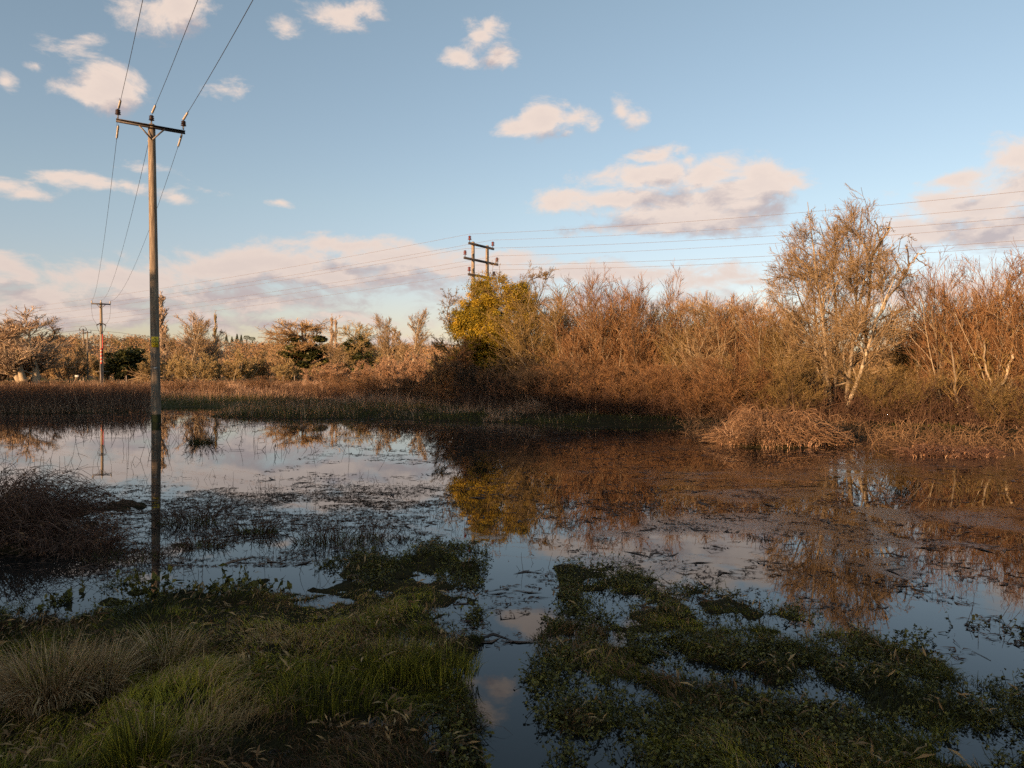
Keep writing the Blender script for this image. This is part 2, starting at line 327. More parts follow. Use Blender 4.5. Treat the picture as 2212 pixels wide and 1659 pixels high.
def shrub_geo(H=4.4, stems=15, spread=.45, lean=22, n1=9, n2=8, n3=5, rt=.0050, up=.13, wig=.10):
    a = rng.random(stems)*2*pi; r = spread*np.sqrt(rng.random(stems)); st = np.stack([r*np.cos(a), r*np.sin(a), np.full(stems, -.1)], -1)
    le = np.radians(lean)*rng.random(stems)**.7; d = np.stack([np.sin(le)*np.cos(a), np.sin(le)*np.sin(a), np.cos(le)], -1)
    L = H*rng.uniform(.55, 1.0, stems); P0, R0 = walk(st, d, L, rng.uniform(.018, .045, stems), 9, up*.25, wig*.6, rt)
    P1, R1 = spawn(P0, R0, n1, (16, 44), .52, (.10, .95), 7, up, wig, rt)
    P2, R2 = spawn(P1, R1, n2, (16, 50), .58, (.08, .95), 6, up, wig*1.1, rt*.9)
    P3, R3 = spawn(P2, R2, n3, (14, 50), .62, (.05, .95), 4, up, wig, rt*.75)
    return [(P0, R0), (P1, R1)], [(P2, R2), (P3, R3)]
def tree_geo(H=10, trunk=.14, n0=1, lean=4, lim=16, n2=9, n3=8, n4=6, ang1=(35, 65), r1=.55, up=.1, wig=.14, rt=.015, t0=.22, base_r=.1, k3=4, env=None):
    def clip(PR):
        if env is None: return PR
        P, R = PR; tip = P[:, -1]; m = (tip[:, 0]**2+tip[:, 1]**2)/env[0]**2+((tip[:, 2]-env[1])/env[2])**2 < 1+.5*(rng.random(len(P))-.45); return P[m], R[m]
    a = rng.random(n0)*2*pi; st = np.stack([np.cos(a)*base_r, np.sin(a)*base_r, np.full(n0, -.2)], -1); le = np.radians(lean)*(.4+.6*rng.random(n0)); le[0] *= .2
    d = np.stack([np.sin(le)*np.cos(a), np.sin(le)*np.sin(a), np.cos(le)], -1)
    P0, R0 = walk(st, d, H*(.95-.28*le/np.radians(lean))*rng.uniform(.93, 1, n0) if n0 > 1 else np.array([H*.9]), trunk, 10, .03, wig*.35, rt*1.5)
    P1, R1 = clip(spawn(P0, R0, lim, ang1, r1, (t0, .97), 7, up, wig, rt))
    P2, R2 = clip(spawn(P1, R1, n2, (18, 52), .62, (.08, .95), 6, up, wig, rt))
    P3, R3 = clip(spawn(P2, R2, n3, (16, 50), .74, (.06, .95), 5, up, wig, rt*.8))
    out = [(P3, R3)]
    if n4: out.append(spawn(P3, R3, n4, (12, 45), .85, (.03, .85), k3, up, wig, rt*.5))
    return [(P0, R0), (P1, R1)], [(P2, R2)]+out
def build_plant(name, label, cat, loc, geo, m1, m2, extra=(), group=None, rz=0, sc=(1, 1, 1), names=('trunk', 'crown')):
    root = empty(name, loc, label, cat, group, rz, sc)
    mixfaces(names[0], [tubes(P, R, 6 if k == 0 else 4) for k, (P, R) in enumerate(geo[0])], m1, root, smooth=True)
    mixfaces(names[1], [tubes(P, R, 3) for P, R in geo[1]], m2, root)
    for nm, parts, mt in extra: mixfaces(nm, parts, mt, root)
    return root
def copy_plant(src, loc, label, cat=None, group=None, rz=0, sc=(1, 1, 1), mats=None):
    r = src.copy(); COL.objects.link(r); r.location = tuple(loc); r.rotation_euler = (0, 0, rz); r.scale = sc; r['label'] = label
    if cat: r['category'] = cat
    if group: r['group'] = group
    elif 'group' in r: del r['group']
    for ch in list(src.children):
        c = ch.copy(); COL.objects.link(c); c.parent = r
        if mats and ch.name.split('.')[0] in mats:
            c.material_slots[0].link = 'OBJECT'; c.material_slots[0].material = mats[ch.name.split('.')[0]]
    return r

# ---------- the hedge of bare shrubs on the far bank
PROTO = {}; SIZE = {}
def place(kind, geof, name, label, cat, px, pybase, top, w=None, D=None, m1='bark', m2='red', group=None, z=.05, gen_h=1., gen_w=None, rz=None, extra=None):
    """stand a plant on the ground seen at (px, pybase) or at depth D, scaled so its tip reaches image row `top`"""
    if D is None: D = gnd(px, pybase)[1]
    b = at(px, HOR, D); loc = (b[0], D, z); Ht = at(px, top, D)[2]-z
    s = Ht/gen_h; sw = s if w is None else (w/F*D)/gen_w
    rz = rng.random()*6.28 if rz is None else rz
    key = kind; gg = None
    if key not in PROTO:
        gg = geof(); pts = np.concatenate([P.reshape(-1, 3) for P, _ in gg[1]]); SIZE[key] = (np.percentile(pts[:, 2], 99.7), 2*np.percentile(np.hypot(pts[:, 0], pts[:, 1])*.85, 93))
    gen_h, gen_w = SIZE[key]; s = Ht/gen_h; sw = s if w is None else (w/F*D)/gen_w
    mats = {'trunk': BARK[m1], 'crown': BARK[m2]}
    if key not in PROTO:
        ex = extra() if extra else ()
        PROTO[key] = build_plant(name, label, cat, loc, gg, BARK[m1], BARK[m2], ex, group, rz, (sw, sw, s)); return PROTO[key]
    o = copy_plant(PROTO[key], loc, label, cat, group, rz, (sw, sw, s), mats); o.name = name
    return o
SH = {k: (lambda k=k: shrub_geo(H=4.6, stems=19+k, spread=.4+.15*(k % 3), lean=12+5*(k % 4))) for k in range(5)}
GH_, GW_ = 4.7, 2.6
hedge = [  # px, D, top, width px, proto, bark, twig, label
 (1185, 32.5, 612, 190, 0, 'bark', 'olive', 'bare olive-twigged shrub directly right of the yellow-leaved tree'),
 (1262, 31.0, 600, 170, 1, 'bark', 'red', 'tall reddish bare shrub second to the right of the yellow-leaved tree'),
 (1330, 30.5, 596, 170, 2, 'bark', 'red', 'bare shrub with pinkish upright tips, tallest of the hedge middle'),
 (1400, 30.0, 628, 160, 3, 'dark', 'red', 'rusty brown bare shrub just right of the tallest pink-tipped one'),
 (1462, 29.5, 640, 150, 4, 'bark', 'olive', 'mid hedge bare shrub with olive brown twigs and a thin top'),
 (1528, 28.0, 648, 150, 0, 'bark', 'pale', 'pale straw-topped bare shrub in the dip of the hedge'),
 (1590, 27.5, 638, 150, 1, 'bark', 'red', 'red-brown bare shrub behind the left end of the dead bramble mound'),
 (1655, 26.5, 645, 150, 2, 'bark', 'red', 'red-brown bare shrub behind the middle of the dead bramble mound'),
 (1715, 25.8, 668, 150, 3, 'bark', 'olive', 'shorter olive shrub at the left foot of the tall pale tree'),
 (1985, 26.0, 640, 150, 4, 'bark', 'olive', 'loose olive shrub below the dead gnarled limbs'),
 (2062, 23.5, 556, 190, 2, 'bark', 'red', 'tall bare shrub with pinkish tips between the gnarled limbs and the picture edge'),
 (2150, 22.5, 562, 190, 0, 'bark', 'red', 'dense red-brown shrub beside the leaning pale trunk'),
 (2235, 22.0, 548, 190, 1, 'bark', 'red', 'dense shrub cut by the right picture edge'),
]
for px, D, top, w, k, m1, m2, lab in hedge:
    place(f'sh{k}', SH[k], 'bare_shrub', lab, 'shrub', px, None, top, w=w, D=D, m1=m1, m2=m2, gen_h=GH_, gen_w=GW_, group='bare shrubs of the far bank hedge')
# second rank, lower and behind
hedge2 = [(1150, 38, 655, 200, 3, 'olive', 'bare shrub in the rear rank behind the yellow-leaved tree'),
 (1295, 37, 640, 190, 4, 'red', 'rear rank shrub seen between the two reddish hedge shrubs'),
 (1440, 36, 660, 190, 0, 'orange', 'rear rank shrub with orange brown twigs in the hedge middle'),
 (1560, 34, 668, 180, 2, 'pale', 'rear rank pale shrub behind the dip of the hedge'),
 (1690, 33, 680, 180, 1, 'red', 'rear rank shrub behind the dead bramble mound'),
 (2110, 30, 600, 190, 3, 'orange', 'rear rank shrub behind the leaning pale trunk')]
for px, D, top, w, k, m2, lab in hedge2:
    place(f'sh{k}', SH[k], 'bare_shrub', lab, 'shrub', px, None, top, w=w, D=D, m1='dark', m2=m2, gen_h=GH_, gen_w=GW_, group='rear shrubs of the far bank hedge')
# low shrubs at the hedge foot
low = [(1020, 38, 735, 150, 2, 'olive', 'dense olive shrub hiding the feet of the twin-pole pylon'), (1065, 39, 745, 140, 3, 'red', 'brown shrub behind the trunk of the yellow-leaved tree'), (1075, 31, 770, 150, 1, 'dark', 'dark low shrub under the yellow-leaved tree'), (1160, 29, 775, 160, 0, 'dark', 'dark low shrub at the hedge foot right of the yellow-leaved tree'),
 (1245, 28.5, 770, 160, 2, 'red', 'low red-brown shrub at the hedge foot above the tuft of straw grass'), (1345, 27.5, 775, 150, 4, 'red', 'low shrub at the hedge foot below the tallest pink-tipped shrub'),
 (1430, 26.5, 780, 150, 3, 'red', 'low shrub at the shaded hedge foot, mid hedge'), (1515, 25.0, 780, 150, 1, 'red', 'low shrub standing at the water edge left of the dead bramble mound'),
 (1610, 24.3, 770, 170, 0, 'red', 'low fanning shrub just behind the dead bramble mound'), (1700, 23.5, 760, 170, 2, 'olive', 'low fanning olive shrub behind the right end of the bramble mound'),
 (1925, 22.6, 785, 140, 3, 'olive', 'low twiggy shrub right of the pale twin trunks'),
 (2195, 20.2, 810, 150, 2, 'olive', 'low tangled thicket at the water edge by the right picture edge')]
for px, D, top, w, k, m2, lab in low:
    place(f'sh{k}', SH[k], 'low_shrub', lab, 'shrub', px, None, top, w=w, D=D, m1='dark', m2=m2, gen_h=GH_, gen_w=GW_, group='low shrubs along the hedge foot')

scrub = [(70, 40, 822, 'dark low scrub at the far water edge near the left picture edge'), (165, 44, 828, 'small scrub bush on the bank between picture edge and the red-marked pole'), (265, 47, 820, 'small dark scrub bush on the bank just left of the near pole'),
 (395, 55, 815, 'small scrub bush on the bank right of the near pole'), (470, 48, 822, 'reddish scrub bush behind the isolated water tuft'), (560, 62, 812, 'small reddish scrub in the meadow grass below the wide golden bush'), (640, 52, 820, 'reddish scrub bush on the bank below the ivy-clad oak'),
 (705, 44, 826, 'dark scrub bush near the shore below the two narrow poplars'), (760, 50, 806, 'taller red scrub on the bank below the ivy-clad tree'), (830, 42, 808, 'red scrub on the bank below the whitish bare trees'), (890, 38, 800, 'red scrub bush left of the thorn tree foot'), (945, 36, 792, 'red thicket at the left foot of the thorn tree')]
for i, (px, D, top, lab) in enumerate(scrub):
    place(f'sh{i % 5}', SH[i % 5], 'scrub_bush', lab, 'bush', px, None, top, w=rng.uniform(70, 130), D=D, m1='dark', m2='red', gen_h=GH_, gen_w=GW_, group='low scrub on the far bank', z=.0)

# ---------- tall pale tree, twin trunks
D = 24.2
b = at(1856, HOR, D)
g = tree_geo(H=8.4, trunk=.08, n0=7, lean=20, lim=15, n2=9, n3=7, n4=4, ang1=(28, 72), r1=.40, up=.06, wig=.16, rt=.0056, env=(2.45, 3.75, 3.35), t0=.22, base_r=.2)
build_plant('pale_tree', 'tallest tree of the hedge, pale bare twigs over twin whitish trunks', 'tree', (b[0]-.7, D, .02), g, BARK['bark'], BARK['pale'])
# gnarled dead limbs (explicit paths read off the photograph)
def limb(pts, D, r0, r1, dy=None):
    P = np.array([at(x, y, D+(dy[i] if dy else .15*sin(i*2.1))) for i, (x, y) in enumerate(pts)]); n = len(P)
    t = np.linspace(0, n-1, (n-1)*4+1); i = np.minimum(t.astype(int), n-2); fr = (t-i)[:, None]; Q = P[i]*(1-fr)+P[i+1]*fr
    Q += rng.normal(size=Q.shape)*r0*.35; return Q[None], np.linspace(r0, r1, len(Q))[None]
D = 24.6
limbs = [([(1868, 918), (1872, 800), (1868, 700), (1880, 620), (1883, 560), (1900, 520), (1890, 478)], .07, .022),
 ([(1884, 560), (1903, 520), (1925, 490), (1912, 492), (1898, 500)], .03, .014), ([(1896, 535), (1918, 500), (1922, 478)], .035, .010),
 ([(1870, 760), (1895, 690), (1920, 640), (1955, 600), (1965, 570), (1985, 548), (2000, 545)], .05, .014),
 ([(1962, 575), (1962, 545), (1955, 530)], .03, .01), ([(1955, 600), (1935, 565), (1925, 545), (1940, 530)], .025, .010), ([(1975, 556), (1995, 570), (2012, 578)], .02, .008),
 ([(1900, 690), (1935, 672), (1965, 668), (1990, 640)], .03, .01), ([(1940, 545), (1945, 515), (1960, 508), (1975, 520)], .013, .007),
 ([(1880, 620), (1850, 590), (1835, 540), (1828, 500)], .035, .012)]
LG = [limb(p, D, a_, b_) for p, a_, b_ in limbs]
tw = [spawn(P, R, 9, (25, 70), .22, (.25, 1), 5, .08, .22, .006) for P, R in LG]
tw2 = [spawn(P, R, 5, (25, 60), .5, (.2, 1), 4, .08, .18, .0055) for P, R in tw]
base = at(1868, HOR, D); base[2] = .0
root = empty('gnarled_tree', base, 'half-dead tree with thick gnarled bare limbs reaching right above the hedge', 'tree')
mixfaces('trunk', [tubes(P-base, R, 6) for P, R in LG], BARK['bark'], root, smooth=True)
mixfaces('crown', [tubes(P-base, R, 3) for P, R in tw+tw2], BARK['pale'], root)
# leaning pale trunk on the right
D = 21.8; base = at(2080, HOR, D); base[2] = 0
LG = [limb(p, D, a_, b_) for p, a_, b_ in [([(2068, 945), (2095, 915), (2135, 870), (2150, 840), (2175, 815), (2185, 760), (2200, 700)], .075, .03), ([(2150, 845), (2130, 800), (2125, 740)], .04, .02), ([(2000, 935), (2060, 900), (2110, 868)], .03, .018), ([(2075, 945), (2072, 890), (2062, 820), (2055, 740)], .055, .02)]]
tw = [spawn(P, R, 14, (20, 60), .35, (.2, 1), 5, .15, .15, .007) for P, R in LG]; tw2 = [spawn(P, R, 8, (25, 60), .5, (.2, 1), 4, .1, .15, .006) for P, R in tw]
root = empty('leaning_tree', base, 'pale-barked tree leaning to the right over the bank at the hedge end', 'tree')
mixfaces('trunk', [tubes(P-base, R, 7) for P, R in LG], BARK['bark'], root, smooth=True)
mixfaces('crown', [tubes(P-base, R, 3) for P, R in tw+tw2], BARK['olive'], root)

# ---------- yellow-leaved trees (dense climbing growth)
def leafy_tree(px, D, blobs, stems, label, nleaf, twl):
    base = at(px, HOR, D); base[2] = .05
    LG = [limb(p, D, a_, b_) for p, a_, b_ in stems]
    tw = [spawn(P, R, twl, (25, 65), .34, (.25, 1), 6, .06, .2, .008) for P, R in LG]
    tw2 = [spawn(P, R, 7, (25, 65), .5, (.2, 1), 5, .05, .2, .006) for P, R in tw]; tw3 = [spawn(P, R, 5, (25, 65), .5, (.2, 1), 3, .05, .2, .005) for P, R in tw2]
    root = empty('yellow_leaved_tree', base, label, 'tree', 'trees hung with yellow-green leaves')
    mixfaces('trunk', [tubes(P-base, R, 6) for P, R in LG], BARK['dark'], root, smooth=True)
    mixfaces('crown', [tubes(P-base, R, 3) for P, R in tw+tw2+tw3], BARK['olive'], root)
    Cs, Ts = [], []; tot = sum(b_[2]*b_[3] for b_ in blobs)
    for x, y, rx, ry in blobs:
        rx *= 1.2; ry *= 1.12
        c = at(x, y, D); sx = rx/F*D; sz = ry/F*D; ns = max(5, int(60*(rx*ry)/1500)); n = int(nleaf*rx*ry/tot)
        u = norm(rng.normal(size=(ns, 3)))*rng.random((ns, 1))**.45; sub = c+u*np.array([sx, max(.45, sx*.8), sz]); k = rng.integers(0, ns, n)
        off = norm(rng.normal(size=(n, 3)))*rng.random((n, 1))**.6*rng.uniform(.15, .48, ns)[k][:, None]; off[:, 2] *= .8
        Cs.append(sub[k]+off-base); Ts.append(np.clip(rng.random(ns)[k]*.6+rng.random(n)*.4, 0, 1))
    C = np.concatenate(Cs); mixfaces('leaves', [leaves(C, rng.uniform(.035, .085, len(C)), tint=np.concatenate(Ts))], YLEAF, root)
leafy_tree(1035, 35.5, [(1042, 622, 22, 24), (1035, 660, 38, 34), (1000, 690, 26, 26), (1050, 690, 30, 30), (1020, 722, 36, 28), (1060, 645, 22, 26), (990, 705, 18, 16), (1025, 745, 28, 16), (1062, 735, 22, 20), (1030, 785, 34, 22), (1065, 780, 30, 24), (1000, 775, 20, 14)],
 [([(1020, 870), (1030, 810), (1028, 750), (1035, 690), (1045, 620)], .10, .02), ([(1032, 800), (1060, 760), (1075, 700), (1070, 650)], .06, .015), ([(1024, 850), (990, 790), (960, 750), (945, 735)], .06, .012),
  ([(1035, 860), (1070, 800), (1110, 760)], .05, .015), ([(985, 780), (955, 775), (935, 780)], .03, .008), ([(1010, 790), (985, 730), (965, 680), (975, 640)], .035, .01)],
 'yellow-leaved tree in front of the twin-pole pylon, the brighter and denser of the two', 64000, 16)
leafy_tree(1115, 35.0, [(1075, 700, 26, 26), (1125, 635, 22, 20), (1105, 655, 22, 22), (1140, 655, 20, 20), (1100, 625, 14, 12), (1130, 690, 18, 22), (1100, 715, 24, 18), (1150, 690, 12, 20), (1128, 742, 24, 10), (1080, 605, 12, 6)],
 [([(1095, 870), (1100, 800), (1110, 740), (1118, 680), (1125, 615)], .09, .02), ([(1105, 780), (1140, 720), (1160, 660), (1180, 600)], .045, .010), ([(1100, 800), (1080, 730), (1085, 650), (1075, 600)], .045, .01), ([(1125, 640), (1145, 605), (1180, 592)], .02, .007)],
 'right-hand yellow-leaved tree, sparser, with bare twigs rising above it', 34000, 20)
# thorn tree left of them
place('thorn', lambda: tree_geo(H=3.6, trunk=.09, n0=5, lean=38, lim=10, n2=8, n3=6, n4=2, ang1=(30, 70), r1=.6, up=.02, wig=.26, rt=.010, t0=.2, base_r=.2), 'thorn_tree', 'dark spiky thorn tree reaching left from under the yellow leaves', 'tree', 985, None, 735, D=34, m1='dark', m2='red', gen_h=4.0, z=.05)

# ---------- far trees and shrubs across the left meadow
FT = {
 'round': (lambda: tree_geo(H=10, trunk=.2, n0=6, lean=24, lim=10, n2=8, n3=5, n4=3, ang1=(18, 45), r1=.45, up=.18, wig=.11, rt=.019, t0=.12, base_r=.3), 10, 8.5),
 'poplar': (lambda: tree_geo(H=10, trunk=.15, n0=1, lean=1, lim=60, n2=6, n3=4, n4=3, ang1=(10, 22), r1=.20, up=.5, wig=.06, rt=.018, t0=.08), 10, 2.6),
 'oak': (lambda: tree_geo(H=9, trunk=.28, n0=1, lean=5, lim=24, n2=9, n3=6, n4=3, ang1=(45, 85), r1=.55, up=.08, wig=.18, rt=.019, env=(4.6, 5.2, 4.2), t0=.25), 9.5, 9),
 'sparse': (lambda: tree_geo(H=10, trunk=.12, n0=2, lean=12, lim=18, n2=7, n3=4, n4=3, ang1=(25, 50), r1=.34, up=.2, wig=.10, rt=.016, t0=.3, base_r=.3), 10, 6),
 'bush': (lambda: tree_geo(H=5, trunk=.07, n0=16, lean=50, lim=9, n2=7, n3=5, n4=3, ang1=(20, 55), r1=.42, up=.14, wig=.12, rt=.016, t0=.1, base_r=1.2), 5, 8),
}
def leafcrown(n, rx, rz, zc, size, ns=60):
    def f():
        u = norm(rng.normal(size=(ns, 3)))*rng.random((ns, 1))**.4; sub = u*np.array([rx, rx, rz])+np.array([0, 0, zc]); k = rng.integers(0, ns, n)
        C = sub[k]+norm(rng.normal(size=(n, 3)))*rng.random((n, 1))**.6*rx*.28; C = C[C[:, 2] > .1]
        return [('leaves', [leaves(C, rng.uniform(size*.6, size*1.3, len(C)))], GLEAF)]
    return f
FT['evergreen'] = (lambda: tree_geo(H=5.5, trunk=.18, n0=1, lean=3, lim=10, n2=5, n3=3, n4=0, ang1=(40, 70), r1=.4, rt=.03), 6, 5)
FT['ivyoak'] = (FT['oak'][0], 9.5, 9); FT['ivytall'] = (FT['oak'][0], 9.5, 9)
EX = {'evergreen': leafcrown(9000, 1.9, 2.6, 3.0, .28), 'ivyoak': leafcrown(9000, 1.7, 2.8, 3.9, .26, 40), 'ivytall': leafcrown(8000, 2.2, 3.0, 4.2, .26, 45)}
far = [  # kind, name, px, D, top, width px, bark, twig, label
 ('round', 'bare_tree', 62, 128, 672, 150, 'bark', 'pink', 'broad bare tree with pinkish twigs standing by the far flood water'),
 ('round', 'bare_tree', -12, 135, 700, 110, 'dark', 'olive', 'bare tree cut by the left picture edge'),
 ('bush', 'bare_bush', 15, 138, 760, 100, 'bark', 'orange', 'golden bare bush at the foot of the left edge tree'),
 ('bush', 'bare_bush', 110, 175, 742, 110, 'dark', 'orange', 'brown bush between the pinkish tree and the orange bush'),
 ('bush', 'bare_bush', 152, 150, 742, 78, 'bark', 'orange', 'rounded orange-brown bush left of the far power poles'),
 ('bush', 'bare_bush', 232, 160, 756, 76, 'dark', 'olive', 'olive brown bush right of the red-marked power pole'),
 ('evergreen', 'evergreen_tree', 272, 150, 757, 60, 'dark', 'dark', 'dark green evergreen across the meadow, the larger of two'),
 ('evergreen', 'evergreen_tree', 312, 155, 777, 28, 'dark', 'dark', 'small dark green evergreen close to the near pole'),
 ('bush', 'bare_bush', 305, 165, 752, 60, 'dark', 'olive', 'brown bush behind the small dark evergreen'),
 ('poplar', 'poplar', 364, 150, 636, 36, 'bark', 'pink', 'tall narrow poplar just right of the near pole'),
 ('sparse', 'bare_tree', 405, 140, 690, 80, 'bark', 'pale', 'pale bare tree with crossing trunks right of the tall poplar'),
 ('sparse', 'bare_tree', 438, 150, 678, 76, 'bark', 'pink', 'pinkish bare tree left of the slim dark poplar'),
 ('poplar', 'poplar', 468, 175, 676, 13, 'dark', 'olive', 'slim dark poplar rising from the bare trees'),
 ('bush', 'bare_bush', 352, 138, 762, 90, 'dark', 'olive', 'tangled olive bush at the foot of the tall poplar'),
 ('bush', 'bare_bush', 428, 132, 765, 100, 'bark', 'olive', 'olive bush at the foot of the crossing trunks'),
 ('bush', 'bare_bush', 505, 135, 757, 110, 'bark', 'olive', 'wide golden bush in the middle of the far meadow edge'),
 ('bush', 'bare_bush', 580, 140, 752, 90, 'dark', 'orange', 'brown bush left of the ivy-clad oak'),
 ('ivyoak', 'oak_tree', 662, 128, 690, 128, 'dark', 'orange', 'broad oak with dark ivy around its trunk'),
 ('bush', 'bare_bush', 640, 122, 778, 90, 'dark', 'olive', 'low bush in front of the ivy-clad oak'),
 ('poplar', 'poplar', 712, 165, 684, 16, 'bark', 'pink', 'pale narrow poplar behind the oak, left of its twin'),
 ('poplar', 'poplar', 727, 168, 688, 14, 'bark', 'pink', 'pale narrow poplar behind the oak, right of its twin'),
 ('ivytall', 'ivy_clad_tree', 768, 125, 696, 100, 'dark', 'olive', 'rounded tree dark with ivy right of the oak'),
 ('sparse', 'bare_tree', 738, 112, 742, 70, 'bark', 'pale', 'small pale-limbed tree in front of the ivy-clad tree'),
 ('sparse', 'bare_tree', 842, 115, 678, 64, 'bark', 'pale', 'whitish bare tree, left of the pair against the sky'),
 ('sparse', 'bare_tree', 885, 112, 668, 64, 'bark', 'pale', 'whitish bare tree, right and taller of the pair against the sky'),
 ('bush', 'bare_bush', 700, 108, 782, 90, 'dark', 'red', 'reddish bush between the oak and the meadow grass'),
 ('bush', 'bare_bush', 800, 100, 775, 110, 'dark', 'red', 'red-brown bush below the ivy-clad tree'),
 ('bush', 'bare_bush', 868, 80, 768, 100, 'dark', 'red', 'red-brown bush below the pair of whitish trees'),
 ('bush', 'bare_bush', 930, 70, 757, 110, 'dark', 'red', 'pinkish red bush left of the thorn tree'),
 ('bush', 'bare_bush', 985, 66, 752, 90, 'dark', 'olive', 'olive bush behind the thorn tree'),
 ('oak', 'bare_tree', 1530, 75, 640, 150, 'dark', 'pink', 'pale bare tree showing above the dip of the hedge'),
 ('oak', 'bare_tree', 1650, 80, 655, 130, 'dark', 'pink', 'pinkish bare tree behind the left side of the tallest tree'),
 ('round', 'bare_tree', 1975, 85, 690, 150, 'bark', 'orange', 'golden bare tree seen through the gap right of the tallest tree'),
 ('bush', 'bare_bush', 2010, 95, 770, 140, 'bark', 'orange', 'golden bush beyond the bright field gap'),
 ('round', 'bare_tree', 2130, 95, 705, 140, 'dark', 'orange', 'golden bare tree glimpsed behind the dense right shrubs'),
 ('bush', 'bare_bush', 1300, 90, 750, 160, 'dark', 'orange', 'bush glimpsed beyond the hedge middle'),
 ('bush', 'bare_bush', 1480, 90, 745, 160, 'dark', 'orange', 'bush glimpsed beyond the dip of the hedge'),
 ('bush', 'bare_bush', 1800, 90, 755, 180, 'dark', 'orange', 'bush glimpsed beyond the tallest tree'),
]
for kind, nm, px, D, top, w, m1, m2, lab in far:
    m2 = {'red': 'farred', 'olive': 'farolive'}.get(m2, m2)
    gf, gh, gw = FT[kind]
    place(kind, gf, nm, lab, {'bare_bush': 'bush', 'poplar': 'poplar'}.get(nm, 'tree'), px, None, top, w=w, D=D, m1=m1, m2=m2, gen_h=gh, gen_w=gw, z=.15, extra=EX.get(kind))
# pale fallen willow
D = 135; b = at(310, HOR, D); b[2] = .2
P, R = walk(np.zeros((26, 3))+np.array([2.6, 0, .3])+rng.normal(size=(26, 3))*.3, norm(np.stack([-np.ones(26), rng.normal(size=26)*.4, rng.uniform(-.05, .55, 26)], -1)), rng.uniform(3, 6.5, 26), .07, 8, -.05, .08, .03)
P2, R2 = spawn(P, R, 9, (15, 45), .4, (.2, 1), 5, 0, .12, .025)
root = empty('fallen_willow', b, 'fallen pale willow sprawling low across the far meadow beside the near pole', 'tree')
mixfaces('trunk', [tubes(P, R, 4)], BARK['pale'], root); mixfaces('crown', [tubes(P2, R2, 3)], BARK['pale'], root)

# ---------- the far hill and its woods
hx_, hy_ = np.meshgrid(np.linspace(-1500, 1500, 160), np.linspace(260, 1500, 90))
def hillh(x, y):
    az = x/np.maximum(y, 1); pxx = CX+az*F
    return sstep(270, 800, y)*(22+7*(fbm(x*.004+9, y*.004)-.5)*2+6*sstep(600, 200, pxx)-8*sstep(900, 1500, pxx))+.1
hh = hillh(hx_, hy_); i2 = (np.arange(89)[:, None]*160+np.arange(159)[None, :])
hm = veg_mat('hill_grass', [(.10, .07, .035), (.12, .09, .04)], nscale=.02)
tag(mesh_obj('hill', np.stack([hx_, hy_, hh], -1), np.stack([i2, i2+1, i2+161, i2+160], -1).reshape(-1, 4), hm, smooth=True, tint=np.zeros(hh.size)), 'low wooded hill on the horizon', 'hill', kind='structure')
WOOD = veg_mat('mixed_winter_wood', [(.06, .065, .025), (.20, .14, .06), (.26, .14, .075), (.34, .21, .11), (.22, .16, .075)], nscale=.01, namt=.35)
def wood(n, D0, D1, x0, x1, h0, h1, cards, csize, name, label):
    Dd = D0+(D1-D0)*rng.random(n)**.8; pxs = rng.uniform(x0, x1, n); X = (pxs-CX)/F*Dd; Z = hillh(X, Dd); Hh = rng.uniform(h0, h1, n)
    u = norm(rng.normal(size=(n, cards, 3))); rr = rng.random((n, cards, 1))**.35; C = u*rr
    C = C*np.stack([Hh*.42, Hh*.42, Hh*.5], -1)[:, None, :]+np.stack([X, Dd, Z+Hh*.5], -1)[:, None, :]
    C += rng.normal(size=C.shape)*.25
    t = np.repeat(rng.random(n), cards)*.85+rng.random(n*cards)*.15
    sz = np.repeat(Dd, cards)*csize*rng.uniform(.6, 1.4, n*cards)
    v, f, tt = leaves(C.reshape(-1, 3), sz, tint=t, asp=.35)
    tag(mesh_obj(name, v, f, WOOD, tint=tt), label, 'woodland', kind='stuff')
wood(5200, 300, 850, -2200, 4400, 7, 13, 110, .0022, 'hillside_wood', 'brown winter woodland covering the far hill')
wood(2000, 190, 300, -2200, 4400, 5, 9, 170, .0026, 'valley_wood', 'belt of leafless scrub woodland below the hill')
# conifers on the ridge
def conifer_geo(spreadtop=False):
    n = 1400; z = rng.random(n)**.8; r = (1-z)*.24+.02
    if spreadtop: r = np.where(z > .6, .34*np.sqrt(np.clip(1-((z-.75)/.3)**2, 0, 1)), .05)
    a = rng.random(n)*6.28; return np.stack([r*np.cos(a)*rng.random(n)**.4, r*np.sin(a)*rng.random(n)**.4, .08+z*.92], -1)
con = [(489, 722, 16, 0), (501, 727, 14, 0), (512, 721, 18, 0), (521, 723, 16, 0), (533, 725, 14, 1), (545, 728, 13, 1), (602, 731, 11, 1), (618, 729, 12, 1), (634, 724, 15, 0)]
cp = {}
for x, top, hp, k in con:
    D = 790; Ht = (hp+8)/F*D; tp = at(x, top, D); loc = (tp[0], D, tp[2]-Ht)
    if k not in cp:
        r = empty('conifer', loc, 'x', 'tree', sc=(Ht, Ht, Ht)); v, f, t = leaves(conifer_geo(k == 1), .055, asp=.5); mesh_obj('crown', v, f, GLEAF, r, t)
        P, R = walk(np.zeros((1, 3)), np.array([[0, 0, 1.]]), np.array([.95]), .02, 5, 0, .01, .005); v, f, t = tubes(P, R, 5); mesh_obj('trunk', v, f, BARK['dark'], r, t); cp[k] = r
    else: r = copy_plant(cp[k], loc, 'x', sc=(Ht, Ht, Ht))
    r['label'] = 'dark spire-shaped conifer poking above the far ridge' if k == 0 else 'dark flat-topped pine poking above the far ridge'; r['group'] = 'spire conifers on the ridge' if k == 0 else 'flat-topped pines on the ridge'

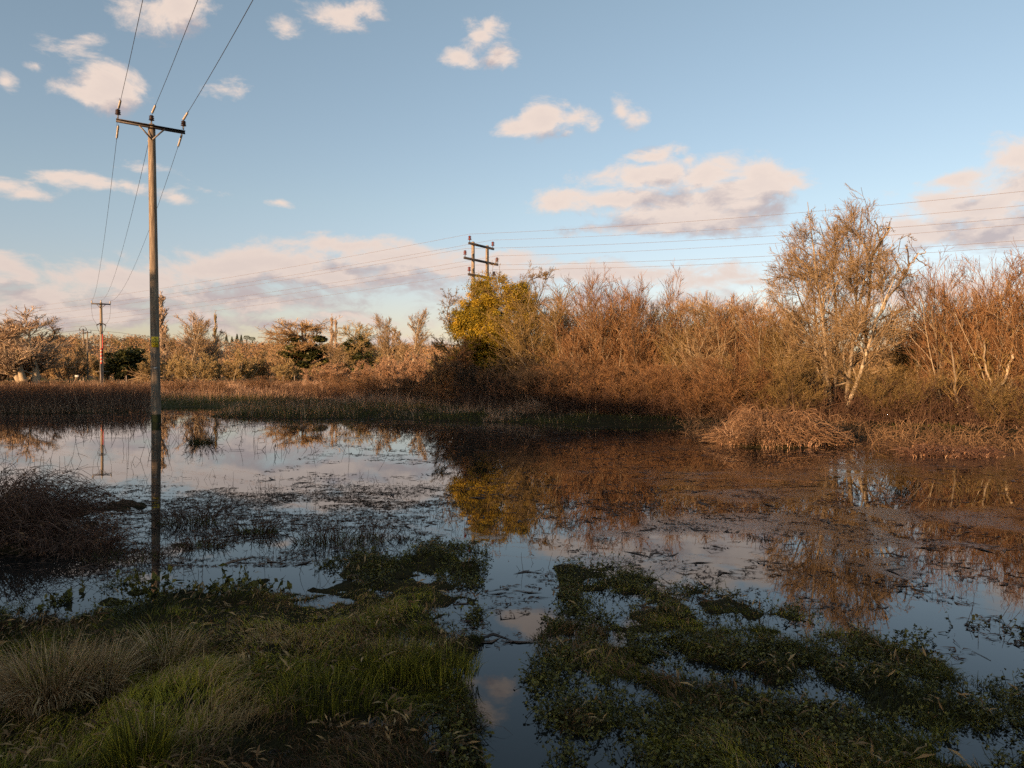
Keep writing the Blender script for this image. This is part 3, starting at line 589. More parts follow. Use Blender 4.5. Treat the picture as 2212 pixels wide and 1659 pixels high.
# ------------------------------------------------------------------ grasses
def land(x, y): return height(x, y)
STRAW = veg_mat('dead_meadow_grass', [(.18, .09, .052), (.40, .235, .14), (.64, .44, .28)], trans=.04, nscale=.25, namt=.8)
DARKSTEM = veg_mat('dead_brown_stems', [(.035, .02, .013), (.08, .042, .026), (.14, .08, .045)], nscale=.6, namt=.5)
GREEN = veg_mat('rough_green_grass', [(.045, .045, .012), (.085, .085, .020), (.17, .15, .035)], trans=.25, nscale=.5, namt=.8)
FGREEN = veg_mat('lush_marsh_grass', [(.028, .028, .006), (.115, .105, .012), (.40, .33, .035)], rough=.6, trans=.3, nscale=1.3, namt=.75)
FSTRAW = veg_mat('faded_marsh_grass', [(.08, .040, .017), (.23, .125, .05), (.50, .31, .13)], rough=.7, trans=.2, nscale=1.6, namt=.7)
N = 420000
Dd = np.exp(np.log(19)+(np.log(150)-np.log(19))*rng.random(N)**1.25); X = rng.uniform(-.78, .82, N)*Dd
cc_ = rng.integers(0, 6000, N//2); cD = np.exp(rng.uniform(np.log(24), np.log(110), 6000)); cX = rng.uniform(-.74, .78, 6000)*cD; Dd[:N//2] = cD[cc_]+rng.normal(size=N//2)*.012*cD[cc_]; X[:N//2] = cX[cc_]+rng.normal(size=N//2)*.010*cD[cc_]; chh = np.ones(N); chh[:N//2] = rng.uniform(.5, 1.7, 6000)[cc_]; chh[N//2:] = .75
hN = land(X, Dd); s = sdf(X, Dd, FAR)
pxs = CX+X/Dd*F; pxq = pxs+(fbm(X*.5, Dd*.5, 3, vn1)-.5)*500
patch = fbm(X*.22, Dd*.22, 3, vn2)
greenzone = (s < 3.0+7*patch) & (pxs > 330) & ((pxq < 1050) | (patch > .52)) | ((patch > .66) & (pxs > 1150)) | ((pxs > 1250) & (Dd > 36))
keep = (hN > .0) & ~((pxs > 1500) & (s < .25))
mixr = rng.random(N) < .3; tall = keep & (~greenzone | mixr & (patch > .45)) & (rng.random(N) < np.where(pxq > 1250, .12, np.where(pxq > 1150, .3, 1))); grn = keep & greenzone
def put(mask, lo, hi, wk, mat, name, label, bend=(.1, 1.7)):
    n = mask.sum(); b = np.stack([X[mask], Dd[mask], hN[mask]-.03], -1); L = rng.uniform(lo, hi, n)*(.15+1.7*fbm(b[:, 0]*.45, b[:, 1]*.45, 4, vn3))*rng.uniform(.6, 1, n)*chh[mask]*np.where(pxs[mask] > 1300, .55, 1)
    v, f, t = blades(b, hdir(n), L, np.maximum(.005, wk*b[:, 1])*rng.uniform(.6, 1.3, n), rng.uniform(*bend, n), K=3)
    tag(mesh_obj(name, v, f, mat, tint=t), label, 'grass', kind='stuff')
put(tall, .22, .72, .00028, STRAW, 'dead_grass', 'tall dead reddish grass standing along the far bank and across the meadow')
put(grn, .10, .34, .0004, GREEN, 'green_grass', 'short green grass at the far water edge')
# dark dead stems among the bank grass, left part darker
m = keep & (Dd < 62) & (rng.random(N) < np.where(pxs < 340, .6*(Dd < 52), .07)) & ~(greenzone & (s < 2)); n = m.sum()
P, R = walk(np.stack([X[m], Dd[m], hN[m]-.03], -1), norm(rng.normal(size=(n, 3))*.25+np.array([0, 0, 1])), rng.uniform(.35, 1.0, n), .004, 4, 0, .16, .0028)
R *= (np.maximum(1, Dd[m]/30))[:, None]
v, f, t = tubes(P, R, 3); tag(mesh_obj('dead_stems', v, f, DARKSTEM, tint=t), 'dark dead weed stems along the far bank', 'weeds', kind='stuff')

BRW = veg_mat('collapsed_weeds', [(.07, .04, .022), (.16, .09, .045), (.30, .19, .10)], nscale=1.2, namt=.6)
# undergrowth tangle under the hedge
n = 6500; pxu = rng.uniform(1010, 2300, n); Du = np.interp(pxu, [1010, 1500, 1900, 2300], [30, 25.5, 23, 20.5])+rng.uniform(-1.2, 5, n); Xu = (pxu-CX)/F*Du; hu = np.maximum(land(Xu, Du), -.05)
P, R = walk(np.stack([Xu, Du, hu], -1), norm(rng.normal(size=(n, 3))*.6+np.array([0, 0, 1])), rng.uniform(.5, 1.7, n), .009, 6, -.16, .16, .004)
P2, R2 = spawn(P, R, 4, (30, 70), .35, (.2, 1), 4, 0, .2, .004)
v1 = tubes(P, R, 3); v2 = tubes(P2, R2, 3)
tag(mixfaces('undergrowth', [v1, v2], DARKSTEM), 'dark tangled bramble undergrowth beneath the hedge', 'undergrowth', kind='stuff')

n = 3600; pxu = rng.uniform(1480, 2350, n); pyu = np.interp(pxu, [1480, 1650, 1750, 1840, 1950, 2080, 2212, 2350], [927, 936, 946, 944, 950, 958, 965, 973])+rng.normal(size=n)*7
G_ = np.array([gnd(a_, b_) for a_, b_ in zip(pxu, pyu)]); G_[:, 2] = np.maximum(land(G_[:, 0], G_[:, 1]), -.03)
P, R = walk(G_, norm(rng.normal(size=(n, 3))*.7+np.array([0, 0, 1])), rng.uniform(.12, .6, n)*(.3+1.4*fbm(G_[:, 0]*1.2, G_[:, 1]*1.2, 3)), .006, 6, -.2, .2, .003)
tag(mixfaces('bank_weeds', [tubes(P, R, 3)], BRW), 'collapsed dead weeds along the waterline below the hedge at the right', 'weeds', kind='stuff')
# tangle mounds (bramble heaps) as things
def arcs(n, rx, ry, hh, r=.004, seg=9):
    a = rng.random(n)*2*pi; q = np.sqrt(rng.random(n)); bx_ = q*np.cos(a)*rx*.75; by = q*np.sin(a)*ry*.75
    lob = fbm(bx_*2.3/max(rx, .5)+rng.random()*40, by*2.3/max(rx, .5)+7, 3, vn2); hh = hh*np.clip(.15+1.75*lob, .25, 1.5)
    d = a+rng.normal(size=n)*.9
    reach = rng.uniform(.25, .75, n)*min(rx, ry); pk = hh*np.sqrt(np.clip(1-q**2*.75, .08, 1))*rng.uniform(.3, 1.25, n); t = np.linspace(0, 1, seg)[None, :]
    P = np.zeros((n, seg, 3)); P[:, :, 0] = bx_[:, None]+np.cos(d)[:, None]*reach[:, None]*t*1.3; P[:, :, 1] = by[:, None]+np.sin(d)[:, None]*reach[:, None]*t*1.3
    P[:, :, 2] = pk[:, None]*4*(t*.75)*(1-t*.75)*(1)-.02; P += np.cumsum(rng.normal(size=P.shape)*.012, 1)
    return P, np.full((n, seg), r)*np.linspace(1, .5, seg)[None, :]
def mound(name, label, cat, loc, rx, ry, hh, n, m1, leafn, leafmat, lsize=.035, r=.004, straw=0, spikes=0):
    root = empty(name, loc, label, cat); P, R = arcs(n, rx, ry, hh, r); P2, R2 = spawn(P, R, 2, (25, 65), .25, (.2, 1), 3, 0, .2, r*.5)
    mixfaces('stems', [tubes(P, R, 3), tubes(P2, R2, 3)], m1, root)
    k = rng.integers(0, len(P), leafn); j = rng.integers(2, 9, leafn); C = P[k, j]+rng.normal(size=(leafn, 3))*.03
    if leafn: mixfaces('leaves', [leaves(C, rng.uniform(lsize*.5, lsize*1.4, leafn), asp=.6)], leafmat, root)
    if spikes:
        a = rng.random(spikes)*6.28; q = np.sqrt(rng.random(spikes)); st = np.stack([q*np.cos(a)*rx*.8, q*np.sin(a)*ry*.8, np.full(spikes, hh*.3)], -1)
        PS, RS = walk(st, norm(rng.normal(size=(spikes, 3))*.3+np.array([0, 0, 1])), rng.uniform(.4, 1.1, spikes)*hh, .003, 7, .0, .14, .0016); PS2, RS2 = spawn(PS, RS, 4, (25, 60), .3, (.3, 1), 3, .1, .2, .0015)
        mixfaces('upright_stalks', [tubes(PS, RS, 3), tubes(PS2, RS2, 3)], DARKSTEM, root)
    if straw:
        a = rng.random(straw)*6.28; q = np.sqrt(rng.random(straw)); b = np.stack([q*np.cos(a)*rx, q*np.sin(a)*ry, hh*.35*(1-q**2)-.03], -1); keepb = fbm(b[:, 0]*3+loc[0], b[:, 1]*3, 3, vn1) > .47; b = b[keepb]; straw = len(b)
        mixfaces('grass_blades', [blades(b, hdir(straw), rng.uniform(.25, .6, straw)*hh/.5, np.full(straw, .012), rng.uniform(.8, 2.4, straw), K=5)], STRAW, root)
    return root
BR = veg_mat('bramble_stems', [(.06, .030, .022), (.12, .062, .04), (.22, .13, .085)], nscale=2, namt=.6)
BRB = veg_mat('bleached_stems', [(.11, .058, .030), (.22, .125, .065), (.36, .23, .13)], nscale=2, namt=.6)
mound('bramble_clump', 'dark tangled clump of dead brambles rising from the water at the left', 'brambles', (-5.25, 7.5, .0), 1.15, .9, .40, 1600, BR, 4200, DLEAF, .03, .0036, spikes=110)
mound('bramble_clump', 'lower bramble patch spilling right from the dark left clump', 'brambles', (-4.0, 6.95, .0), .55, .35, .2, 320, BR, 400, DLEAF, .03, .0034)
c = gnd(1665, 960); mound('bramble_mound', 'sunlit heap of dead brambles and straw at the water edge below the hedge', 'brambles', (c[0], c[1], .0), 1.15, .9, .55, 1400, BRB, 1500, DLEAF, .05, .007, 2600, spikes=80)
c = gnd(1760, 958); mound('bramble_mound', 'smaller right lobe of dead straw joining the sunlit bramble heap', 'brambles', (c[0]+.05, c[1], .0), .6, .5, .40, 500, BRB, 400, DLEAF, .05, .007, 1500, spikes=30)
c = gnd(2050, 985); mound('bramble_mound', 'low flat heap of drowned straw right of the pale twin trunks', 'brambles', (c[0], c[1], -.02), 1.0, .45, .2, 380, BR, 500, DLEAF, .04, .006, 300, spikes=40)
c = gnd(1150, 905); mound('straw_tuft', 'bright tuft of straw grass standing against the dark hedge foot', 'grass tuft', (c[0], c[1], .05), .45, .4, .75, 90, BRB, 0, DLEAF, .04, .006, 420)
# dark weed tufts standing in the water
def tuft(px, py, label, r=.3, hh=.5, n=90, green=400, name='water_weed_tuft', thick=.0035, lo=.4):
    c = gnd(px, py); root = empty(name, (c[0], c[1], 0), label, 'weed tuft', 'weed tufts standing in the flood water')
    a = rng.random(n)*6.28; q = np.sqrt(rng.random(n))*r; st = np.stack([q*np.cos(a), q*np.sin(a)*.7, np.full(n, -.05)], -1)
    d = norm(np.stack([np.cos(a)*.5, np.sin(a)*.5, np.ones(n)], -1)+rng.normal(size=(n, 3))*.25); P, R = walk(st, d, rng.uniform(lo, 1, n)*hh, thick, 6, -.03, .14, thick*.5)
    P2, R2 = spawn(P, R, 3, (25, 60), .3, (.3, 1), 3, 0, .2, thick*.5); mixfaces('stems', [tubes(P, R, 3), tubes(P2, R2, 3)], DARKSTEM, root)
    if green:
        a = rng.random(green)*6.28; q = np.sqrt(rng.random(green))*r*1.1; b = np.stack([q*np.cos(a), q*np.sin(a)*.6, np.full(green, -.02)], -1)
        mixfaces('leaves', [blades(b, hdir(green), rng.uniform(.08, .22, green)*hh/.5, np.full(green, .006), rng.uniform(.5, 1.9, green))], GREEN, root)
tuft(436, 957, 'isolated dark weed tuft in the open water right of the near pole', .28, .55, 60, 450, thick=.005)
tuft(412, 1130, 'reddish weed tuft in the water in front of the near pole reflection', .34, .33, 130, 200)
tuft(430, 1180, 'dark matted weed tuft just below the reddish one', .22, .2, 90, 200)
tuft(555, 1150, 'upright dead stalks standing in water, mid picture', .2, .3, 60, 260, thick=.0045)
tuft(740, 1168, 'wide low row of dead grass stalks in the water', .42, .28, 150, 500)
tuft(875, 1165, 'small dark curled weed tuft in the water', .12, .16, 50, 120)
tuft(270, 1205, 'brown weed tuft at the foot of the dark bramble clump', .35, .2, 120, 200)
tuft(855, 921, 'thin brown weed patch off the far bank', .8, .3, 160, 300, thick=.005)
tuft(1640, 1165, 'small weed tuft in the brown reflection', .12, .12, 40, 100)

# green broad-leaved plants at the near shore
DOCK = veg_mat('dock_leaves', [(.030, .028, .008), (.10, .085, .018), (.22, .19, .04)], rough=.45, trans=.3, nscale=4)
def dock(px, py, label, n=26, L=.16, spread=.14, zz=.0):
    c = gnd(px, py); root = empty('dock_plant', (c[0], c[1], zz), label, 'plant', 'broad-leaved plants at the near shore')
    st = np.zeros((n, 3))+rng.normal(size=(n, 3))*np.array([spread, spread, .0])*.5; st[:, 2] = -.02
    P, R = walk(st, norm(rng.normal(size=(n, 3))*.45+np.array([0, 0, 1])), rng.uniform(.5, 1.2, n)*L, .003, 5, 0, .1, .002)
    mixfaces('stems', [tubes(P, R, 3)], GREEN, root); tip = np.concatenate([P[:, -1], P[:, 3], P[:, 2]])
    mixfaces('leaves', [leaves(tip, rng.uniform(.035, .075, len(tip)), asp=.6)], DOCK, root)
dock(318, 1300, 'tallest green broad-leaved plant at the near shore, left of the curled stalks', 34, .22, .16)
dock(470, 1282, 'dark green broad-leaved plant at the near shore among curled stalks', 26, .16, .18)
dock(132, 1300, 'pale green plant drowned in water at the left', 22, .12, .12, -.03)
dock(575, 1288, 'low green broad-leaved plant right of the curled stalks', 20, .10, .16)

# ---------- foreground grass banks
def region(n, x0, x1, y0, y1):
    y = y0+(y1-y0)*rng.random(n)**1.0; x = rng.uniform(x0, x1, n)*np.maximum(y, 1.5)/4; return x, y
def fg_blades(n, cond, lo, hi, w, bend, mat, name, label, box_=(-6.5, 6.5, 2.0, 9.5), clump=8.0, cat='grass'):
    y = box_[2]+(box_[3]-box_[2])*rng.random(n)**1.15; x = rng.uniform(-1, 1, n)*(.9*y+.6)
    # gather towards tussock centres
    cys = rng.uniform(box_[2], box_[3], 900); cxs = rng.uniform(-1, 1, 900)*(.9*cys+.6)
    k = rng.integers(0, 900, n//2); x[:n//2] = cxs[k]+rng.normal(size=n//2)*.09; y[:n//2] = cys[k]+rng.normal(size=n//2)*.09
    h = land(x, y); m = cond(x, y, h); x, y, h = x[m], y[m], h[m]; n = len(x)
    aim = fbm(x*1.3, y*1.3, 2, vn1)*12; d = np.stack([np.cos(aim), np.sin(aim), np.zeros(n)], -1)*.7+hdir(n)*.7
    L = rng.uniform(lo, hi, n)*(.3+1.4*fbm(x*2.6, y*2.6, 3, vn2)**1.3)*np.interp(y, [4.6, 5.8], [1, .38]); tint = np.clip((fbm(x*1.3, y*1.3, 3, vn3)-.5)*2.6+.42+rng.normal(size=n)*.17, 0, 1)
    v, f, t = blades(np.stack([x, y, h-.01], -1), d, L, rng.uniform(.5, 1.9, n)*w, rng.uniform(*bend, n), K=5, tint=tint)
    tag(mesh_obj(name, v, f, mat, tint=t), label, cat, kind='stuff')
BROWN = poly_px([(440, 1560), (700, 1545), (960, 1560), (1010, 1640), (1010, 1760), (420, 1760)])
left = lambda x, y, h: (sdf(x, y, LEFT) > -.05) & (h > -.03)
right = lambda x, y, h: (sdf(x, y, RIGHT) > -.35) & (h > -.035+.06*(fbm(x*3, y*3, 2)-.5))
fg_blades(380000, lambda x, y, h: left(x, y, h) & ((sdf(x, y, BROWN) < 0) | (rng.random(len(x)) < .25)), .035, .125, .0036, (1.0, 2.8), FGREEN, 'bank_grass', 'lush green grass covering the near left bank')
brown = lambda x, y: (sdf(x, y, BROWN)+(fbm(x*3, y*3, 2)-.5)*.5 > 0)
fg_blades(240000, lambda x, y, h: left(x, y, h) & ((fbm(x*1.4+3, y*1.4, 3, vn2) > .52) | brown(x, y) | (rng.random(len(x)) < .12)), .04, .15, .0038, (1.2, 2.8), FSTRAW, 'withered_grass', 'brown withered grass matted through the near left bank')
fg_blades(480000, right, .03, .10, .0034, (1.1, 2.6), FGREEN, 'marsh_grass', 'dark green half-drowned grass in the near right marsh')
fg_blades(180000, lambda x, y, h: right(x, y, h) & (fbm(x*1.8, y*1.8, 3, vn1) > .44), .03, .11, .0036, (1.2, 2.5), FSTRAW, 'withered_marsh_grass', 'brown half-drowned grass in the near right marsh')
# small leafy creeping water plants
def creepers(n, cond, size, name, label, box_=(-6.5, 7.5, 2.2, 9.5)):
    y = rng.uniform(box_[2], box_[3], n); x = rng.uniform(-1, 1, n)*(.9*y+.6); h = land(x, y); m = cond(x, y, h); x, y, h = x[m], y[m], np.maximum(h[m], 0); n = len(x)
    P, R = walk(np.stack([x, y, h], -1), norm(hdir(n)+np.array([0, 0, .7])), rng.uniform(.03, .10, n), .0018, 4, .05, .25, .0012)
    C = np.concatenate([P[:, j]+rng.normal(size=(n, 3))*.008 for j in (1, 2, 3, 3)]); C[:, 2] = np.maximum(C[:, 2], .004)
    t = np.tile(rng.random(n), 4); nr = rng.normal(size=(len(C), 3))*.6+np.array([0, 0, 1])
    tag(mixfaces(name, [tubes(P, R, 3), leaves(C, rng.uniform(size*.6, size*1.4, len(C)), nrm=nr, asp=.7, tint=t)], DOCK), label, 'water plants', kind='stuff')
sRf = lambda x, y: sdf(x, y, RIGHT); sLf = lambda x, y: sdf(x, y, LEFT)
edge = lambda x, y, h: (((np.abs(sLf(x, y)+.15) < .35) & (sdf(x, y, CHAN) < -.03) & (fbm(x*2, y*2, 3) > .47)) | ((sRf(x, y) > -.45) & ((h > -.05) | (rng.random(len(x)) < .10)) & (sdf(x, y, CHAN) < -.08) & (fbm(x*2.3, y*2.3, 3, vn2) > .50) & (rng.random(len(x)) < np.clip(.35+sRf(x, y)*.9, .03, .9))))
creepers(100000, edge, .018, 'marsh_herbs', 'small round-leaved marsh plants creeping along the near shores')
creepers(95000, lambda x, y, h: (sRf(x, y) > -.3) & (h > -.02) & (sdf(x, y, CHAN) < -.05) & (fbm(x*2.1+4, y*2.1, 3, vn1) > .50), .015, 'marsh_leaves', 'leafy mats of small plants covering the near right marsh')
tr = poly_px([(1900, 1400), (1960, 1355), (2300, 1340), (2500, 1600), (2212, 1600), (2050, 1520)])
creepers(22000, lambda x, y, h: (sdf(x, y, tr) > 0) & (fbm(x*2.6, y*2.6, 3, vn3) > .50), .026, 'marsh_herbs', 'scattered leafy plants standing in open water at the right')

# floating debris, drowned leaves
def flecks(n, cond, size, name, label, box_, mat=DARKSTEM, z=.003):
    x = rng.uniform(box_[0], box_[1], n); y = rng.uniform(box_[2], box_[3], n); h = land(x, y); m = cond(x, y) & (h < 0); x, y = x[m], y[m]; n = len(x)
    a = rng.random(n)*6.28; L = size*rng.lognormal(-.15, .7, n); w = L*rng.uniform(.03, .22, n); d = np.stack([np.cos(a), np.sin(a), np.zeros(n)], -1); s_ = np.stack([-np.sin(a), np.cos(a), np.zeros(n)], -1)
    c = np.stack([x, y, np.full(n, z)], -1); kink = s_*(rng.normal(size=n)*.25*L)[:, None]; zz = np.zeros((n, 3)); zz[:, 2] = rng.random(n)*.006
    V = np.stack([c-d*L[:, None]*.5, c+s_*w[:, None]*.5+kink+zz, c+d*L[:, None]*.5, c-s_*w[:, None]*.5+kink], 1)
    tag(mesh_obj(name, V.reshape(-1, 3), np.arange(n*4).reshape(-1, 4), mat, tint=np.repeat(rng.random(n), 4)), label, 'debris', kind='stuff')
flecks(60000, lambda x, y: (fbm(x*.55, y*.55, 4) > .49-.03*(x < 1)) & (fbm(x*3.3, y*3.3, 3, vn3) > .52) , .045, 'floating_debris', 'dark bits of dead plant floating on the near water', (-6, 6, 3, 11))
flecks(34000, lambda x, y: (fbm(x*.4+4, y*.5, 4, vn2) > .47) & (fbm(x*1.7, y*3.3, 3, vn3) > .53), .07, 'floating_debris', 'flecks of dead weed across the brown reflections', (-4, 14, 9, 20))
flecks(16000, lambda x, y: (fbm(x*.2, y*.6, 4, vn3) > .53) & (sdf(x, y, FAR) > -4.5), .16, 'floating_debris', 'matted dead weed floating off the far bank', (-22, 16, 16, 34))
WB = poly_px([(250, 1085), (330, 1060), (900, 1060), (1000, 1095), (960, 1160), (820, 1215), (560, 1215), (250, 1240)])
flecks(95000, lambda x, y: (sdf(x, y, WB)+(fbm(x*2, y*2, 3)-.5)*1.5 > 0) & (fbm(x*1.6, y*3.4, 4, vn3) > .485), .032, 'floating_debris', 'dense band of dark drifted weed on the left and middle water', (-7, 1, 5.5, 12))
# thin emergent stems, many bent or snapped
def stems(n, cond, lo, hi, r, name, label, box_, ypow=1.):
    x = rng.uniform(box_[0], box_[1], n); y = box_[2]+(box_[3]-box_[2])*rng.random(n)**ypow; h = land(x, y); m = cond(x, y) & (h < 0); x, y = x[m], y[m]; n = len(x)
    L = rng.uniform(lo, hi, n); d = norm(rng.normal(size=(n, 3))*.28+np.array([0, 0, 1])); P = np.zeros((n, 7, 3)); P[:, 0] = np.stack([x, y, np.full(n, -.04)], -1); snap = rng.random(n) < .45; ks = rng.integers(2, 5, n)
    nd = norm(hdir(n)+rng.normal(size=(n, 3))*.3-np.array([0, 0, .5]))
    for k in range(1, 7):
        d = np.where((snap & (k >= ks))[:, None], nd, norm(d+rng.normal(size=(n, 3))*.09)); P[:, k] = P[:, k-1]+d*(L/6)[:, None]
    P[:, 1:, 2] = np.maximum(P[:, 1:, 2], .002)
    v, f, t = tubes(P, np.linspace(1, .5, 7)[None, :]*(r*np.maximum(1, y/12))[:, None], 3); tag(mesh_obj(name, v, f, DARKSTEM, tint=t), label, 'stalks', kind='stuff')
stems(1500, lambda x, y: (x < 1.5) & (fbm(x*.3, y*.3, 3) > .42), .12, .5, .0035, 'reed_stalks', 'thin bent dead stalks standing in the far water', (-20, 2, 12, 30), .8)
stems(9000, lambda x, y: (sdf(x, y, WB) > -.3) & (fbm(x*2.4, y*2.4, 3, vn2) > .56), .04, .17, .0022, 'reed_stalks', 'clustered broken stalks in the band of drifted weed', (-7, 1, 5.8, 12))
stems(2600, lambda x, y: fbm(x*.6, y*.6, 3, vn2) > .50, .05, .2, .0022, 'reed_stalks', 'short broken stalks in the near water', (-6, 6, 4.2, 12))
stems(900, lambda x, y: (sdf(x, y, FAR) > -1.8), .1, .35, .0035, 'reed_stalks', 'short stalks along the far shoreline', (-22, 16, 16, 33))
stems(500, lambda x, y: x > 2, .06, .25, .003, 'reed_stalks', 'broken stalks in the brown reflections at the right', (2, 10, 7, 17))

def litter(n, label, mat, lo, hi):
    y = rng.uniform(2.2, 8, n); x = rng.uniform(-1, 1, n)*(.9*y+.6); h = land(x, y); m = (h > .0) & (fbm(x*3+2, y*3, 3, vn1) > .47); x, y, h = x[m], y[m], h[m]; n = len(x)
    C = np.stack([x, y, h+rng.uniform(.01, .07, n)], -1); nr = rng.normal(size=(n, 3))*.5+np.array([0, 0, 1])
    v, f, t = leaves(C, rng.uniform(lo, hi, n), nrm=nr, asp=.16); tag(mesh_obj('plant_litter', v, f, mat, tint=t), label, 'litter', kind='stuff')
# tussocks in the foreground
def tussock(px, py, label, n, L, w, mat, r=.12, bend=(.3, 1.7)):
    c = gnd(px, py, .08); root = empty('grass_tussock', (c[0], c[1], .06), label, 'grass tussock', 'tussocks on the near left bank')
    a = rng.random(n)*6.28; q = np.sqrt(rng.random(n))*r; b = np.stack([q*np.cos(a), q*np.sin(a), np.zeros(n)-.02], -1); d = np.stack([np.cos(a), np.sin(a), np.zeros(n)], -1)+hdir(n)*.4
    mixfaces('blades', [blades(b, d, rng.uniform(.5, 1, n)*L, np.full(n, w), rng.uniform(*bend, n), K=7)], mat, root)
    m = n//3; a = rng.random(m)*6.28; b = np.stack([np.cos(a)*r*.6, np.sin(a)*r*.6, np.zeros(m)], -1)
    mixfaces('green_shoots', [blades(b, hdir(m), rng.uniform(.5, 1, m)*L*.8, np.full(m, w), rng.uniform(*bend, m), K=5)], FGREEN, root)
PST = veg_mat('bleached_grass', [(.14, .08, .035), (.36, .23, .11), (.62, .43, .23)], trans=.2, nscale=3, namt=.6)
litter(26000, 'broken straw and dead leaf bits lying through the near grass', FSTRAW, .02, .09)
tussock(110, 1510, 'large straw-coloured tussock flopping over at the left of the near bank', 1400, .36, .0055, PST, .16, (.4, 2.2))
tussock(215, 1490, 'straw tussock touching the right side of the largest one', 600, .32, .0055, PST, .10, (.3, 2.0))
tussock(360, 1420, 'thin straw tussock behind the two large ones on the near bank', 420, .28, .004, PST, .16, (.8, 2.2))
tussock(300, 1650, 'spiky tussock with a few stiff pale blades at the bottom edge', 420, .26, .006, FGREEN, .10, (.1, 1.4))
tussock(325, 1640, 'stiff pale reed blades at the bottom edge of the near bank', 16, .30, .008, PST, .05, (.1, .9))
tussock(850, 1430, 'bright green tuft near the right shore of the near bank', 600, .15, .0042, FGREEN, .24, (.1, 1.3))
tussock(690, 1500, 'bright green tuft in the middle of the near bank', 600, .15, .0042, FGREEN, .26, (.1, 1.3))
tussock(950, 1440, 'green tuft at the shoreline beside the blue channel', 400, .15, .0042, FGREEN, .2, (.1, 1.3))

# ------------------------------------------------------------------ power poles
WPOLE = wood_mat('weathered_pole_wood', [(.08, .058, .042), (.20, .155, .11), (.36, .295, .21)], algae=.30)
WPOLE2 = wood_mat('pole_wood', [(.13, .10, .075), (.24, .19, .14), (.36, .30, .22)])
STEEL = plain_mat('galvanised_steel', (.15, .13, .11), .6, .4)
DSTEEL = plain_mat('dark_steel', (.055, .045, .04), .6, .3)
PORC = plain_mat('brown_porcelain', (.028, .015, .013), .3)
RPORC = plain_mat('red_brown_porcelain', (.13, .03, .025), .3)
WPORC = plain_mat('pale_porcelain', (.46, .41, .34), .3)
YEL = plain_mat('sign_yellow', (.80, .58, .03), .5, dirt=.15); BLK = plain_mat('sign_black', (.012, .012, .012), .6); WHT = plain_mat('plate_white', (.55, .55, .53), .5)
RED = plain_mat('guard_red', (.55, .05, .03), .5); OLDWIRE = plain_mat('weathered_wire', (.16, .12, .10), .7); CABLE = plain_mat('wire_metal', (.035, .03, .03), .6, .2)
def shed_profile(nsh, r, h, rc):
    pr = [(0, 0), (rc, 0)]
    for k in range(nsh):
        z0 = h*(k+.15)/nsh; pr += [(rc, z0), (r*(1-.06*k), z0+h*.05), (r*(1-.06*k)*.95, z0+h*.12), (rc*1.1, z0+h*.30)]
    return pr+[(rc*1.1, h), (0, h)]
def cyl(p, q, r0, r1=None, S=16):
    p = np.array(p, float); q = np.array(q, float); L = np.linalg.norm(q-p); r1 = r1 or r0; return lathe([(0, 0), (r0, 0), (r1, L), (0, L)], p, (q-p)/L, S)
def post_profile(H, rb, rt, below=.5, n=14):
    return [(0, -below)]+[(rb+(rt-rb)*k/n, -below+(H+below)*k/n) for k in range(n+1)]+[(rt*.7, H+.03), (0, H+.035)]
def wire(P, r, name='power_line', label='', group=None, mt=None):
    P = np.array(P, float); v, f, t = tubes(P[None], np.full((1, len(P)), r), 6, np.array([.5])); o = mesh_obj(name, v, f, mt or CABLE, smooth=True)
    return tag(o, label, 'power line', group)
def catenary(a, b, sag, n=60):
    t = np.linspace(0, 1, n)[:, None]; P = np.array(a)*(1-t)+np.array(b)*t; P[:, 2] -= 4*sag*(t[:, 0])*(1-t[:, 0]); return P

# near pole
B1 = gnd(337.5, 912); T1 = at(327.5, 270, B1[1])
B2 = gnd(220.5, 841); T2 = at(218, 654, B2[1])
ld = np.array([B1[0]-B2[0], B1[1]-B2[1], 0]); span = np.linalg.norm(ld); ld /= span        # line direction towards the camera
ad = np.array([-ld[1], ld[0], 0]); ad = -ad if ad[0] < 0 else ad                      # crossarm direction, to the right
root = empty('power_pole', (B1[0], B1[1], 0), 'near weathered wooden power pole with a yellow sign, standing in the water', 'power pole')
lean = (T1-B1); H1 = lean[2]
def P1(off, z): return np.array([lean[0]*z/H1, 0, z])+off
v, f = lathe(post_profile(H1, .155, .112, .6, 24), (0, 0, 0), norm(np.array([lean[0], 0, H1])), 20); mixfaces('post', [(v, f)], WPOLE, root, smooth=True)
za = H1-.10
dz = np.array([0, 0, 1.])
La, Ra = P1(-ad*1.04, za+.05)-ld*-.14, P1(ad*1.00, za-.03)-ld*-.14
arm = [beam(La+dz*.045, Ra+dz*.045, .10, .012), beam(La-dz*.045, Ra-dz*.045, .10, .012), beam(La-ld*.047, Ra-ld*.047, .010, .078)]
mixfaces('crossarm', arm, DSTEEL, root)
for s in (-1, 1):
    a_ = P1(ad*s*.38, za-.02)+ld*.17; b_ = P1(np.zeros(3), za-.42)+ld*.15; mixfaces('brace', [beam(a_, b_, .012, .05)], STEEL, root)
def sag_pt(p, q, sag, t): p = np.array(p); q = np.array(q); r = p*(1-t)+q*t; r[2] -= 4*sag*t*(1-t); return r
B0 = B1+ld*span
wires = {}
